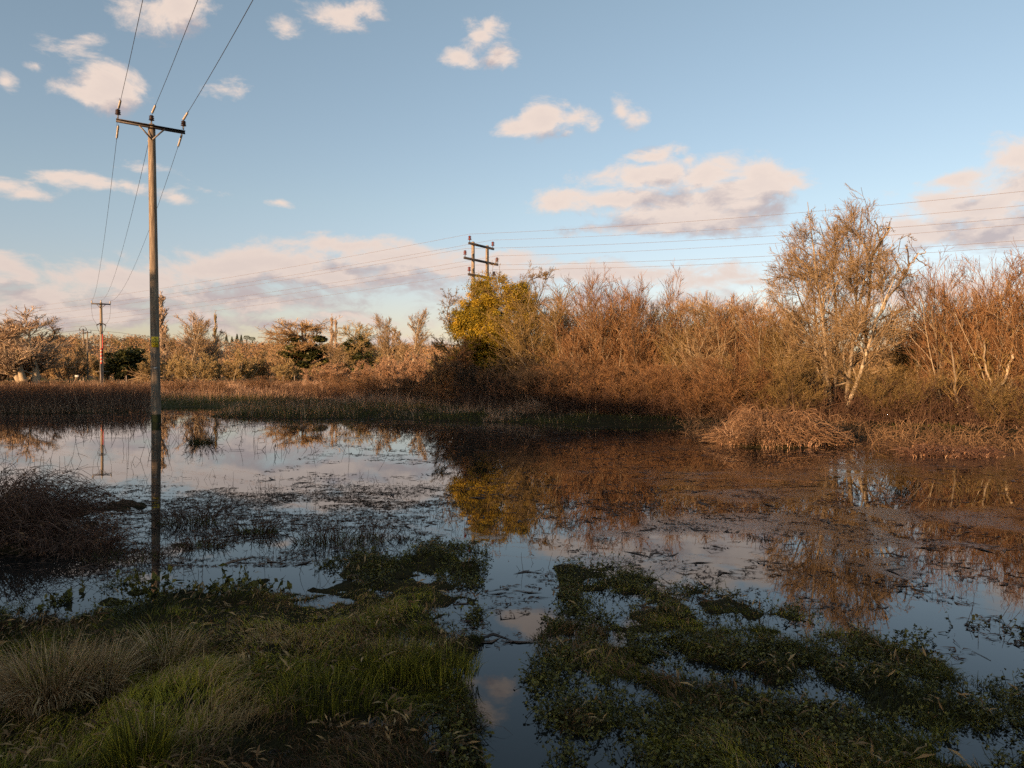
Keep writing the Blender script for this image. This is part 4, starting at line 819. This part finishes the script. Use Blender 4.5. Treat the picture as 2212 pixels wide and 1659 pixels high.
for k, off in enumerate((-.985, 0, .95)):
    top = P1(ad*off, (za+.08 if off else H1+.02)-.03*off)+ld*(.14 if off else 0)
    ins = [cyl(top, top+dz*.13, .018), tuple(lathe(shed_profile(3, .09, .17, .045), top+dz*.12))]
    o = mixfaces('pin_insulator', [ins[1]], PORC, root, smooth=True); mixfaces('insulator_pin', [ins[0]], STEEL, o)
    # strain strings fore and aft
    zt = top[2]+.32
    for sgn in (1, -1):
        farpt = (np.array([T2[0], T2[1], T2[2]+.28])-np.array([B1[0], B1[1], 0])+ad*off) if sgn < 0 else (B0-np.array([B1[0], B1[1], 0])+ad*off+dz*(H1+.3))
        att = P1(ad*off*.98, zt-.02 if sgn > 0 else za-.02)+ld*(.20 if sgn > 0 else -.10); sag = 1.45
        nearp = sag_pt(att, farpt, sag, .003); d = norm(sag_pt(att, farpt, sag, .012)-att)
        a0 = att+d*.10; pr = [(0, 0), (.012, 0)]
        for j in range(17): z = .03+j*.06; pr += [(.012, z), (.035, z+.010), (.035, z+.020), (.014, z+.032)]
        pr += [(.012, 1.08), (0, 1.08)]
        s_ = mixfaces('strain_insulator', [tuple(lathe(pr, a0, d, 10))], WPORC, root, smooth=False)
        mixfaces('link', [cyl(att, a0, .012, S=8)], DSTEEL, s_); mixfaces('link', [cyl(a0+d*1.06, a0+d*1.18, .014, S=8)], DSTEEL, s_)
        wires[(k, sgn)] = (a0+d*1.16+np.array([B1[0], B1[1], 0]), farpt+np.array([B1[0], B1[1], 0]), sag*.98)
    jp = [wires[(k, 1)][0]-np.array([B1[0], B1[1], 0])]; jp = catenary(P1(ad*off*.98, zt)+ld*.9+dz*.0, P1(ad*off*.98, za)-ld*.75-dz*.12, .0, 8)
# sign, plate
fc = norm(CAM-B1)*np.array([1, 1, 0]); fc = norm(fc); sx = np.cross(dz, fc)
def decal(c, w, h, d0, th=.004): return beam(c-sx*w/2+fc*(d0), c+sx*w/2+fc*(d0), th, h)
zc = at(335, 739, B1[1])[2]; cs = P1(np.zeros(3), zc); rr = .135
sign = mixfaces('warning_sign', [decal(cs, .21, .34, rr+.012)], YEL, root)
tri = []
tp = [cs+sx*0+dz*.15, cs-sx*.092-dz*.01, cs+sx*.092-dz*.01]; tp = [q+fc*(rr+.017) for q in tp]
for i in range(3): tri.append(beam(tp[i], tp[(i+1) % 3], .014 if i == 1 else .002, .002 if i != 1 else .014))
tri = []
def strip(p, q, w):
    d = norm(q-p); n_ = np.cross(fc, d); return np.array([p-n_*w/2, q-n_*w/2, q+n_*w/2, p+n_*w/2]), [[0, 1, 2, 3]]
for i in range(3): tri.append(strip(tp[i], tp[(i+1) % 3], .015))
c0 = cs+fc*(rr+.017)
tri += [strip(c0-sx*.05+dz*.012, c0+sx*.045+dz*.022, .014), strip(c0+sx*.0+dz*.02, c0+sx*.035+dz*.045, .010), strip(c0-sx*.03+dz*.018, c0-sx*.012+dz*.038, .009), strip(c0-sx*.005+dz*.10, c0+sx*.018+dz*.066, .012), strip(c0+sx*.018+dz*.066, c0-sx*.008+dz*.06, .010), strip(c0-sx*.008+dz*.06, c0+sx*.012+dz*.035, .009)]
mixfaces('sign_symbol', tri, BLK, sign)
def text_mesh(txt, size, pos, mat, parent, name='sign_lettering'):
    cu = bpy.data.curves.new(name, 'FONT'); cu.body = txt; cu.size = size; cu.align_x = 'CENTER'; cu.align_y = 'CENTER'; cu.extrude = .0005
    o = bpy.data.objects.new(name, cu); COL.objects.link(o)
    dg = bpy.context.evaluated_depsgraph_get(); dg.update(); me = bpy.data.meshes.new_from_object(o.evaluated_get(dg)); bpy.data.objects.remove(o)
    t = bpy.data.objects.new(name, me); me.materials.clear(); me.materials.append(mat); COL.objects.link(t); t.parent = parent
    from mathutils import Matrix
    t.matrix_local = Matrix(((sx[0], 0, fc[0], pos[0]), (sx[1], 0, fc[1], pos[1]), (sx[2], 1, fc[2], pos[2]), (0, 0, 0, 1))); return t
text_mesh('Danger of death\nKeep off', .026, cs+fc*(rr+.0165)-dz*.085, BLK, sign)
zc2 = at(335, 795, B1[1])[2]; cp2 = P1(np.zeros(3), zc2)
mixfaces('number_plate', [decal(cp2, .12, .035, rr+.018)], WHT, root); mixfaces('number_plate', [decal(cp2+dz*.045-sx*.005, .11, .012, rr+.018)], STEEL, root)

for (k, sgn), (a_, b_, sg) in wires.items():
    who = ['left', 'middle', 'right'][k]
    if sgn > 0: wire(catenary(a_, b_, sg), .0075, label=f'overhead wire from the near pole over the camera, {who} of three', group='three wires of the near line')
    else:
        e = np.array([T2[0], T2[1], T2[2]+.22])+ad*[-.84, 0, .84][k]; wire(catenary(a_, e, 1.3), .0075, label=f'overhead wire from the near pole back to the red-marked pole, {who} of three', group='three wires to the second pole')
# loops round the crossarm joining the wires
def jumper(parent, pts, r=.006, name='jumper_wire'):
    P = np.array(pts, float); n = len(P); t = np.linspace(0, n-1, (n-1)*6+1); i = np.minimum(t.astype(int), n-2); fr = (t-i)[:, None]; Q = P[i]*(1-fr)+P[i+1]*fr
    for _ in range(3): Q[1:-1] = (Q[:-2]+Q[1:-1]*2+Q[2:])/4
    v, f, t_ = tubes(Q[None], np.full((1, len(Q)), r), 5, np.array([.5])); return mesh_obj(name, v, f, CABLE, parent, smooth=True)
for off in (-.985, 0, .95):
    top = P1(ad*off, (za+.08 if off else H1+.02)-.03*off)+ld*(.14 if off else 0)+dz*.28
    jumper(root, [top+ld*1.25-dz*.02, top+ld*.6-dz*.06, top, top-ld*.5-dz*.2, top-ld*1.3-dz*.5], .006)

# second pole with red and white cable guard
root = empty('power_pole', (B2[0], B2[1], 0), 'second wooden power pole across the meadow with a red and white cable guard', 'power pole')
H2 = T2[2]; ln2 = T2[0]-B2[0]
def P2_(off, z): return np.array([ln2*z/H2, 0, z])+off
v, f = lathe(post_profile(H2, .17, .13, .6), (0, 0, 0), norm(np.array([ln2, 0, H2])), 14); mixfaces('post', [(v, f)], WPOLE2, root, smooth=True)
mixfaces('crossarm', [beam(P2_(-ad*.88, H2-.14)-ld*.02+ld*.19, P2_(ad*.88, H2-.14)+ld*.17, .1, .13)], DSTEEL, root)
for s in (-1, 1): mixfaces('brace', [beam(P2_(ad*s*.42, H2-.18)+ld*.19, P2_(np.zeros(3), H2-.6)+ld*.17, .02, .06)], STEEL, root)
for off in (-.84, 0, .84):
    top = P2_(ad*off, H2-.08 if off else H2+.02)+ld*(.17 if off else 0); mixfaces('pin_insulator', [tuple(lathe(shed_profile(3, .08, .26, .045), top))], WPORC, root, smooth=True)
fz = lambda y: at(220, y, B2[1])[2]
for s in (-1, 1):
    jumper(root, [P2_(ad*s*.84, H2+.15)+ld*.17, P2_(ad*s*.88, H2-.5)+ld*.2, P2_(ad*s*.78, H2-1.6)+ld*.2, P2_(ad*s*.52, fz(698))+ld*.2, P2_(ad*s*.38, fz(701))+ld*.2], .012)
    mixfaces('surge_arrester', [tuple(lathe(shed_profile(5, .07, .38, .035), P2_(ad*s*.44, fz(703))+ld*.2, norm(-ad*s*.8+dz*.5)))], DSTEEL, root, smooth=True)
    jumper(root, [P2_(ad*s*.44, fz(702))+ld*.2, P2_(ad*s*.3, fz(712))+ld*.2, P2_(ad*s*.08, fz(722))+ld*.19], .02)
mixfaces('cable', [beam(P2_(ad*.10, fz(722))+ld*.17, P2_(ad*.12, fz(770))+ld*.17, .05, .05)], RED, root)
gz = [fz(752)-k*(fz(752)-fz(786))/9 for k in range(10)]
gr = mixfaces('cable_guard', [beam(P2_(-ad*.02, gz[k])+ld*.2, P2_(-ad*.05, gz[k+1])+ld*.2, .12, .13) for k in range(0, 9, 2)], RED, root)
mixfaces('guard_stripe', [beam(P2_(-ad*.02, gz[k])+ld*.2, P2_(-ad*.05, gz[k+1])+ld*.2, .125, .13) for k in range(1, 9, 2)], WPORC, gr)
mixfaces('lower_guard', [beam(P2_(-ad*.10, fz(786))+ld*.17, P2_(-ad*.09, -.2)+ld*.17, .14, .14)], STEEL, root)
mixfaces('climbing_guard', [beam(P2_(-ad*.62, fz(803)), P2_(ad*.62, fz(803)), .03, .05), beam(P2_(-ld*.5, fz(803)-.06), P2_(ld*.5, fz(803)-.06), .03, .05)], STEEL, root)
# wires onward from pole two to pole three are hidden in the trees; poles three and four
def small_pole(px, base, top, D, label, arms, wts):
    b = at(px, base, D); b[2] = .1; Ht = at(px, top, D)[2]-.1; root = empty('power_pole', b, label, 'power pole')
    v, f = lathe(post_profile(Ht, .17, .12, .4), (0, 0, 0), (0, 0, 1), 12); mixfaces('post', [(v, f)], WPOLE2, root, smooth=True)
    for (y, x0, x1) in arms:
        z = at(px, y, D)[2]-.1; mixfaces('crossarm', [beam(((x0-px)/F*D, -.2, z), ((x1-px)/F*D, -.2, z-.05), .1, .14)], DSTEEL, root)
        for x in (x0+.6, (x0+x1)/2, x1-.6): mixfaces('pin_insulator', [tuple(lathe(shed_profile(2, .09, .28, .05), ((x-px)/F*D, -.2, z+.05)))], PORC, root)
    for y0, xa, xb in wts: mixfaces('bracket', [beam(((xa-px)/F*D, -.25, at(px, y0, D)[2]-.1), ((xb-px)/F*D, -.25, at(px, y0, D)[2]-.1), .06, .08)], STEEL, root)
    return root, b, Ht
r3, b3, h3 = small_pole(189.5, 818, 716, 150, 'slim far power pole just left of the red-marked one, the front one of a pair', [(718, 182, 199), (742, 183, 203)], [(806, 186, 197)])
r4, b4, h4 = small_pole(180.8, 815, 711, 163, 'far power pole with a wire loop on top, behind the slim one', [(713, 173, 189), (720, 174, 188)], [])
jumper(r4, [(-.7, -.2, h4-.1), (-.5, -.2, h4+.45), (0, -.2, h4+.62), (.5, -.2, h4+.45), (.7, -.2, h4-.1)], .03, 'wire_loop')
wire(catenary(at(-60, 731, 175), at(181, 713, 163), .2, 20), .035, label='dark wire running left from the far poles above the trees')
wire(np.array([at(x, y, D) for x, y, D in [(190, 712.5, 150), (262, 719, 146), (330, 729.5, 142), (420, 741, 138), (560, 752.5, 132), (606, 756, 130)]]), .03, label='dark wire dipping right from the far poles in front of the woods')

# twin-pole pylon behind the yellow-leaved tree
D = 61.0; LB = at(1022, HOR, D); RB = at(1052.5, HOR, D+1.6); root = empty('twin_pole_pylon', (LB[0], LB[1], .15), 'wooden twin-pole pylon with three dark crossarms above the yellow-leaved tree', 'pylon')
o0 = np.array([LB[0], LB[1], .15])
for Bp, px, top in ((LB, 1021.6, 523), (RB, 1052.4, 531)):
    Ht = at(px, top, Bp[1])[2]-.15; v, f = lathe(post_profile(Ht, .17, .13, .5), np.array([Bp[0], Bp[1], .15])-o0, (0, 0, 1), 12); mixfaces('post', [(v, f)], WPOLE2, root, smooth=True)
arm_ins = []
for (xl, yl, xr, yr) in ((1013, 526, 1066.5, 538.5), (1003, 557.5, 1075.5, 571.5), (1012, 593, 1069, 604)):
    # the arm lies across the line: left end nearer, right end farther
    A_ = at(xl, yl, D-.45-(.35 if xl < 1010 else 0)); dzr = 2.9 if xl > 1010 else 3.9
    B_ = at(xr, yr, A_[1]+dzr); B_[2] = A_[2]; mixfaces('crossarm', [beam(A_-o0-np.array([0, .2, 0]), B_-o0-np.array([0, .2, 0]), .12, .17)], DSTEEL, root)
    for q, e in ((A_, 1), (B_, -1)):
        p = q+norm(B_-A_)*e*.12+np.array([0, -.2, .08]); ins = mixfaces('pin_insulator', [tuple(lathe(shed_profile(3, .15, .34, .05), p-o0+dz*.16))], RPORC, root, smooth=True); mixfaces('insulator_pin', [cyl(p-o0, p-o0+dz*.18, .03, S=8)], DSTEEL, ins)
        arm_ins.append(p+dz*.64)
ldir = norm(np.array([30.3, -18., 0]))
names6 = ['top left', 'top right', 'middle left', 'middle right', 'lower left', 'lower right']
redge = [412.6, 443.5, 469.3, 484.4, 518.9, 531.6]
redge = [redge[i] for i in (0, 1, 2, 3, 4, 5)]
for k, p in enumerate(arm_ins):
    # right: passes image row redge[k] at the right picture edge
    u = (2212-CX)/F; t = (u*p[1]-p[0])/(ldir[0]-u*ldir[1]); q = p+ldir*t; zr = at(2212, redge[k], q[1])[2]
    a_ = (zr-p[2])/t; bq = .0009; s = np.linspace(0, t*1.9, 60); P = p+ldir*s[:, None]; P[:, 2] = p[2]+(a_-bq*t)*s+bq*s*s
    wire(P, .009, mt=OLDWIRE, label=f'wire leaving the twin-pole pylon to the right from its {names6[k]} insulator', group='wires right of the twin-pole pylon')
    s = np.linspace(0, 175, 60); P = p-ldir*s[:, None]; kk = s/35.; P[:, 2] = p[2]-2.42*kk*.98+.44*kk*kk
    wire(P, .009, mt=OLDWIRE, label=f'wire leaving the twin-pole pylon to the left from its {names6[k]} insulator', group='wires left of the twin-pole pylon')

# small white notice and fence stakes at the far meadow edge
D = 140; b = at(166, HOR, D); b[2] = .2; root = empty('notice_board', b, 'small cream notice board on a stake at the far meadow edge', 'sign')
mixfaces('board', [beam((-.35, 0, 1.0), (.35, 0, 1.0), .03, .38)], WHT, root); mixfaces('stake', [beam((0, .05, -.2), (0, .05, 1.1), .08, .08)], WPOLE2, root)
stk = [(128, 829), (127, 828), (548, 814), (610, 812), (652, 812), (680, 812), (702, 812)]
s0 = None
for i, (x, y) in enumerate([(273, 817), (420, 815), (612, 812), (636, 812), (660, 812), (684, 812)]):
    D = 118; p = at(x, HOR, D); loc = (p[0], D, .1)
    if s0 is None:
        s0 = mixfaces('fence_post', [beam((0, 0, -.2), (0, 0, 1.25), .12, .12), cyl((0, 0, 1.2), (0, 0, 1.3), .055, .02, 8)], WPOLE2, loc=loc); o = s0
    else: o = s0.copy(); COL.objects.link(o); o.location = loc; o.rotation_euler = (0, rng.normal()*.05, rng.random())
    tag(o, 'short grey fence post at the far meadow edge below the trees', 'fence post', 'fence posts at the far meadow edge')

# ------------------------------------------------------------------ hedge added out of frame on the left, shaped to shade water and pole
def shade_hedge():
    a0 = np.array([-66., 52.]); a1 = np.array([4., -26.]); V = []; n = 46000
    t = rng.random(n); base = a0+(a1-a0)*t[:, None]; w = rng.normal(size=(n, 2))*1.2
    top = np.interp(base[:, 0], [-66, -40, -32, -29, -25, -22, -18, -14, 4], [2.0, 2.0, 3.2, 7.2, 7.2, 4.2, 4.3, 2.5, 1.8])+1.3*fbm(t*14, t*0, 3); z = rng.random(n)**.8*top; C = np.stack([base[:, 0]+w[:, 0], base[:, 1]+w[:, 1], z], -1)
    v, f, tt = leaves(C, rng.uniform(.25, .6, n)); n2 = 5200
    t = rng.random(n2); base = a0+(a1-a0)*t[:, None]; st = np.stack([base[:, 0], base[:, 1], rng.uniform(.45, 1., n2)*np.interp(base[:, 0], [-40, -32, -29, -24, -20, -14, 4], [2.6, 4.2, 6.6, 6.4, 4.6, 2.2, 1.8])], -1)
    P, R = walk(st, norm(rng.normal(size=(n2, 3))*.35+np.array([0, 0, 1])), rng.uniform(.7, 1.9, n2), .05, 5, .05, .12, .03); v2, f2, t2 = tubes(P, R, 3)
    return [(v, f, tt), (v2, f2, t2)]
root = empty('added_shade_hedge', (-31, 13, 0), 'unseen leafy hedge added on the left to shade the flooded meadow', 'hedge')
sh = shade_hedge(); off = np.array([-31, 13, 0]); 
mixfaces('leaves', [(sh[0][0]-off, sh[0][1], sh[0][2])], GLEAF, root); mixfaces('twigs', [(sh[1][0]-off, sh[1][1], sh[1][2])], BARK['dark'], root)

# ------------------------------------------------------------------ sky, clouds
EXPO = 1.0
W = bpy.data.worlds.new('World'); scene.world = W; W.use_nodes = True
n = W.node_tree.nodes; l = W.node_tree.links; n.clear()
SKYK = .104
clouds = [  # px, py, rx, ry, strength
 (390, 18, 70, 38, 1.0), (340, 5, 50, 18, .7), (430, 45, 30, 18, .7), (800, 12, 40, 20, .8), (735, 32, 60, 20, .9), (690, 40, 30, 12, .6), (618, 62, 22, 18, .5),
 (250, 185, 62, 38, 1.25), (170, 190, 42, 14, .9), (235, 165, 40, 18, 1.0), (155, 100, 48, 13, .55), (208, 80, 24, 9, .45), (80, 137, 18, 9, .6), (6, 168, 20, 16, .9), (470, 200, 40, 12, .3),
 (1045, 80, 34, 24, 1.0), (1078, 112, 26, 22, .9), (992, 121, 32, 12, .9), (1058, 66, 18, 14, 1.0),
 (1120, 275, 44, 16, .9), (1185, 258, 44, 28, 1.2), (1235, 250, 40, 15, 1.0), (1282, 262, 24, 22, .9), (1345, 232, 22, 22, 1.0), (1368, 250, 26, 16, 1.0),
 (1380, 375, 105, 26, 1.25), (1415, 328, 42, 13, 1.0), (1480, 340, 20, 8, .8), (1195, 438, 50, 20, 1.2), (1340, 428, 110, 20, 1.2), (1520, 385, 62, 36, 1.0), (1545, 350, 50, 13, .9),
 (1530, 430, 130, 42, 1.35), (1640, 395, 62, 42, 1.4), (1690, 415, 35, 30, .9), (1440, 470, 140, 30, 1.2), (1330, 490, 90, 10, .7), (1560, 480, 110, 22, 1.0), (1640, 450, 60, 30, 1.1),
 (2190, 340, 70, 32, 1.2), (2080, 372, 75, 16, 1.0), (2240, 400, 130, 50, 1.5), (2030, 420, 60, 20, 1.0), (2110, 445, 110, 36, 1.35), (1990, 500, 110, 34, 1.3), (2150, 505, 150, 45, 1.5), (1960, 540, 60, 10, .6),
 (20, 395, 60, 16, 1.1), (70, 412, 52, 14, 1.1), (128, 372, 50, 12, .8), (200, 385, 70, 16, .8), (262, 402, 60, 13, 1.0), (370, 420, 40, 15, 1.1), (290, 365, 40, 10, .4), (616, 437, 28, 9, .9), (420, 405, 70, 10, .25),
 (262, 553, 22, 8, .6), (10, 570, 70, 26, 1.2), (55, 595, 55, 22, 1.1), (10, 610, 60, 20, .9),
 (740, 535, 130, 20, 1.2), (650, 528, 50, 12, 1.0), (820, 560, 110, 26, 1.3), (620, 575, 230, 30, 1.4), (430, 580, 130, 22, 1.3), (700, 600, 240, 28, 1.4), (300, 605, 210, 28, 1.35), (140, 640, 170, 26, 1.25), (420, 640, 260, 24, 1.3), (620, 650, 120, 14, 1.0), (200, 672, 260, 22, 1.2), (60, 690, 160, 14, 1.0),
 (900, 550, 60, 20, 1.0), (1010, 580, 150, 26, 1.2), (1120, 560, 70, 18, 1.0), (1230, 590, 150, 22, 1.25), (1400, 590, 160, 20, 1.25), (1520, 603, 120, 15, 1.1), (1610, 612, 60, 9, .9),
 (600, 690, 170, 12, 1.0), (420, 700, 160, 10, .8), (720, 680, 60, 9, .9), (850, 735, 160, 14, .8), (980, 700, 70, 16, .7), (1640, 612, 50, 12, .8), (1300, 660, 300, 30, .7), (2000, 640, 300, 25, .6),
]
def azel(px, py):
    d = ray(px, py); return math.atan2(d[0], d[1]), math.atan2(d[2], math.hypot(d[0], d[1]))
grp = bpy.data.node_groups.new('cloud_field', 'ShaderNodeTree')
grp.interface.new_socket('P', in_out='INPUT', socket_type='NodeSocketVector'); grp.interface.new_socket('Field', in_out='OUTPUT', socket_type='NodeSocketFloat')
gn, gl = grp.nodes, grp.links; gi = gn.new('NodeGroupInput'); go = gn.new('NodeGroupOutput')
# warp
wn = gn.new('ShaderNodeTexNoise'); wn.inputs['Scale'].default_value = 9; wn.inputs['Detail'].default_value = 3; gl.new(gi.outputs[0], wn.inputs['Vector'])
ws = gn.new('ShaderNodeVectorMath'); ws.operation = 'MULTIPLY_ADD'; ws.inputs[1].default_value = (.045, .030, 0); ws.inputs[2].default_value = (-.0225, -.015, 0); gl.new(wn.outputs['Color'], ws.inputs[0])
wa = gn.new('ShaderNodeVectorMath'); wa.operation = 'ADD'; gl.new(gi.outputs[0], wa.inputs[0]); gl.new(ws.outputs[0], wa.inputs[1])
acc = None
for (px, py, rx, ry, st) in clouds:
    if py > 500: st *= .86
    a_, e_ = azel(px, py); ca = cos(a_); sxr = rx/F*ca*ca; syr = ry/F*ca
    rx_, ry_ = max(sxr, .004)*1.35, max(syr, .003)*1.35
    v = gn.new('ShaderNodeVectorMath'); v.operation = 'MULTIPLY_ADD'; v.inputs[1].default_value = (1/rx_, 1/ry_, 0); v.inputs[2].default_value = (-a_/rx_, -e_/ry_, 0); gl.new(wa.outputs[0], v.inputs[0])
    L = gn.new('ShaderNodeVectorMath'); L.operation = 'LENGTH'; gl.new(v.outputs[0], L.inputs[0])
    m_ = gn.new('ShaderNodeMath'); m_.operation = 'MULTIPLY_ADD'; m_.inputs[1].default_value = -.75*max(.55, st); m_.inputs[2].default_value = .75*st; gl.new(L.outputs['Value'], m_.inputs[0])
    if acc is None: acc = m_.outputs[0]
    else:
        mm = gn.new('ShaderNodeMath'); mm.operation = 'SMOOTH_MAX'; mm.inputs[2].default_value = .35; gl.new(acc, mm.inputs[0]); gl.new(m_.outputs[0], mm.inputs[1]); acc = mm.outputs[0]
st_ = gn.new('ShaderNodeVectorMath'); st_.operation = 'MULTIPLY'; st_.inputs[1].default_value = (1, 1.9, 1); gl.new(gi.outputs[0], st_.inputs[0])
nz = gn.new('ShaderNodeTexNoise'); nz.inputs['Scale'].default_value = 13; nz.inputs['Detail'].default_value = 9; nz.inputs['Roughness'].default_value = .66; nz.inputs['Distortion'].default_value = .3; gl.new(st_.outputs[0], nz.inputs['Vector'])
ad_ = gn.new('ShaderNodeMath'); ad_.operation = 'MULTIPLY_ADD'; ad_.inputs[1].default_value = 2.7; gl.new(nz.outputs['Fac'], ad_.inputs[0]); 
mc = gn.new('ShaderNodeMath'); mc.operation = 'MINIMUM'; mc.inputs[1].default_value = .95; gl.new(acc, mc.inputs[0]); gl.new(mc.outputs[0], ad_.inputs[2])
sb = gn.new('ShaderNodeMath'); sb.operation = 'SUBTRACT'; sb.inputs[1].default_value = 1.30; gl.new(ad_.outputs[0], sb.inputs[0]); gl.new(sb.outputs[0], go.inputs[0])
def M(op, x, y=None, z=None, clamp=False):
    k = n.new('ShaderNodeMath'); k.operation = op; k.use_clamp = clamp
    for i, v in enumerate((x, y, z)):
        if v is None: continue
        if isinstance(v, (int, float)): k.inputs[i].default_value = v
        else: l.new(v, k.inputs[i])
    return k.outputs[0]
tc = n.new('ShaderNodeTexCoord'); sp = n.new('ShaderNodeSeparateXYZ'); l.new(tc.outputs['Generated'], sp.inputs[0])
az = M('ARCTAN2', sp.outputs['X'], sp.outputs['Y']); rxy = M('SQRT', M('ADD', M('MULTIPLY', sp.outputs['X'], sp.outputs['X']), M('MULTIPLY', sp.outputs['Y'], sp.outputs['Y'])))
el = M('ARCTAN2', sp.outputs['Z'], rxy)
cb = n.new('ShaderNodeCombineXYZ'); l.new(az, cb.inputs[0]); l.new(el, cb.inputs[1])
g1 = n.new('ShaderNodeGroup'); g1.node_tree = grp; l.new(cb.outputs[0], g1.inputs[0])
of = n.new('ShaderNodeVectorMath'); of.operation = 'ADD'; of.inputs[1].default_value = (-.012, .030, 0); l.new(cb.outputs[0], of.inputs[0])
g2 = n.new('ShaderNodeGroup'); g2.node_tree = grp; l.new(of.outputs[0], g2.inputs[0])
def MR(x, a, b, c=0., d=1., smooth=True):
    k = n.new('ShaderNodeMapRange'); k.interpolation_type = 'SMOOTHSTEP' if smooth else 'LINEAR'; l.new(x, k.inputs[0])
    for i, v in zip((1, 2, 3, 4), (a, b, c, d)): k.inputs[i].default_value = v
    return k.outputs[0]
dens = MR(g1.outputs[0], -.10, .62)
dens = M('MULTIPLY', dens, .88)
lit = M('MULTIPLY_ADD', M('SUBTRACT', g1.outputs[0], g2.outputs[0]), 1.35, .62, clamp=True)
thick = MR(g1.outputs[0], .35, 1.2)
lit = M('SUBTRACT', lit, M('MULTIPLY', thick, .18), clamp=True)
lit = M('SUBTRACT', lit, MR(el, .26, .05, 0., .36), clamp=True)
k_ = 1/(2**EXPO)
cc = n.new('ShaderNodeMix'); cc.data_type = 'RGBA'; l.new(lit, cc.inputs[0]); cc.inputs[6].default_value = (.53*k_, .44*k_, .44*k_, 1); cc.inputs[7].default_value = (.93*k_, .75*k_, .64*k_, 1)
sky = n.new('ShaderNodeTexSky'); sky.sky_type = 'NISHITA'; sky.sun_disc = False; sky.sun_elevation = SUN_EL; sky.sun_rotation = SUN_AZ % (2*pi); sky.air_density = 1.0; sky.dust_density = .6; sky.ozone_density = 1.2
ms = n.new('ShaderNodeVectorMath'); ms.operation = 'SCALE'; ms.inputs['Scale'].default_value = SKYK; l.new(sky.outputs[0], ms.inputs[0])
# pale air low down near the horizon
hz = ramp(n, [(.86, .76, 1.06), (.93, .83, 1.06), (1.10, .99, 1.02), (1.32, 1.18, 1.05)], [0, .12, .35, 1]); l.new(MR(el, 0, .6, smooth=False), hz.inputs[0])
mh = n.new('ShaderNodeVectorMath'); mh.operation = 'MULTIPLY'; l.new(ms.outputs[0], mh.inputs[0]); l.new(hz.outputs[0], mh.inputs[1])
mx = n.new('ShaderNodeMix'); mx.data_type = 'RGBA'; l.new(dens, mx.inputs[0]); l.new(mh.outputs[0], mx.inputs[6]); l.new(cc.outputs[2], mx.inputs[7])
bg = n.new('ShaderNodeBackground'); bg.inputs['Strength'].default_value = 1.0; l.new(mx.outputs[2], bg.inputs[0]); wo = n.new('ShaderNodeOutputWorld'); l.new(bg.outputs[0], wo.inputs[0])
W.cycles.sampling_method = 'MANUAL'; W.cycles.sample_map_resolution = 512

sl = bpy.data.lights.new('sun', 'SUN'); sl.energy = 5.0; sl.color = (1.0, .62, .34); sl.angle = radians(.6); so = bpy.data.objects.new('sun', sl); COL.objects.link(so)
from mathutils import Vector
so.rotation_euler = Vector(tuple(SUN)).to_track_quat('Z', 'Y').to_euler(); so.location = (-30, -20, 30)

# ------------------------------------------------------------------ camera
cam = bpy.data.cameras.new('camera'); cam.sensor_width = 36; cam.lens = F/2212*36; cam.clip_end = 8000; cam.clip_start = .05
co = bpy.data.objects.new('camera', cam); co.location = (0, 0, CAMZ); co.rotation_euler = (pi/2-PITCH, 0, 0); COL.objects.link(co); scene.camera = co
scene.view_settings.view_transform = 'Standard'; scene.view_settings.look = 'None'; scene.view_settings.exposure = EXPO; scene.view_settings.gamma = 1
scene.render.engine = 'CYCLES'; cy = scene.cycles; cy.use_denoising = False; cy.max_bounces = 6; cy.diffuse_bounces = 3; cy.glossy_bounces = 3; cy.transmission_bounces = 3; cy.transparent_max_bounces = 4
cy.use_adaptive_sampling = True; cy.adaptive_threshold = .02; cy.sample_clamp_indirect = 6; cy.caustics_reflective = False; cy.caustics_refractive = False
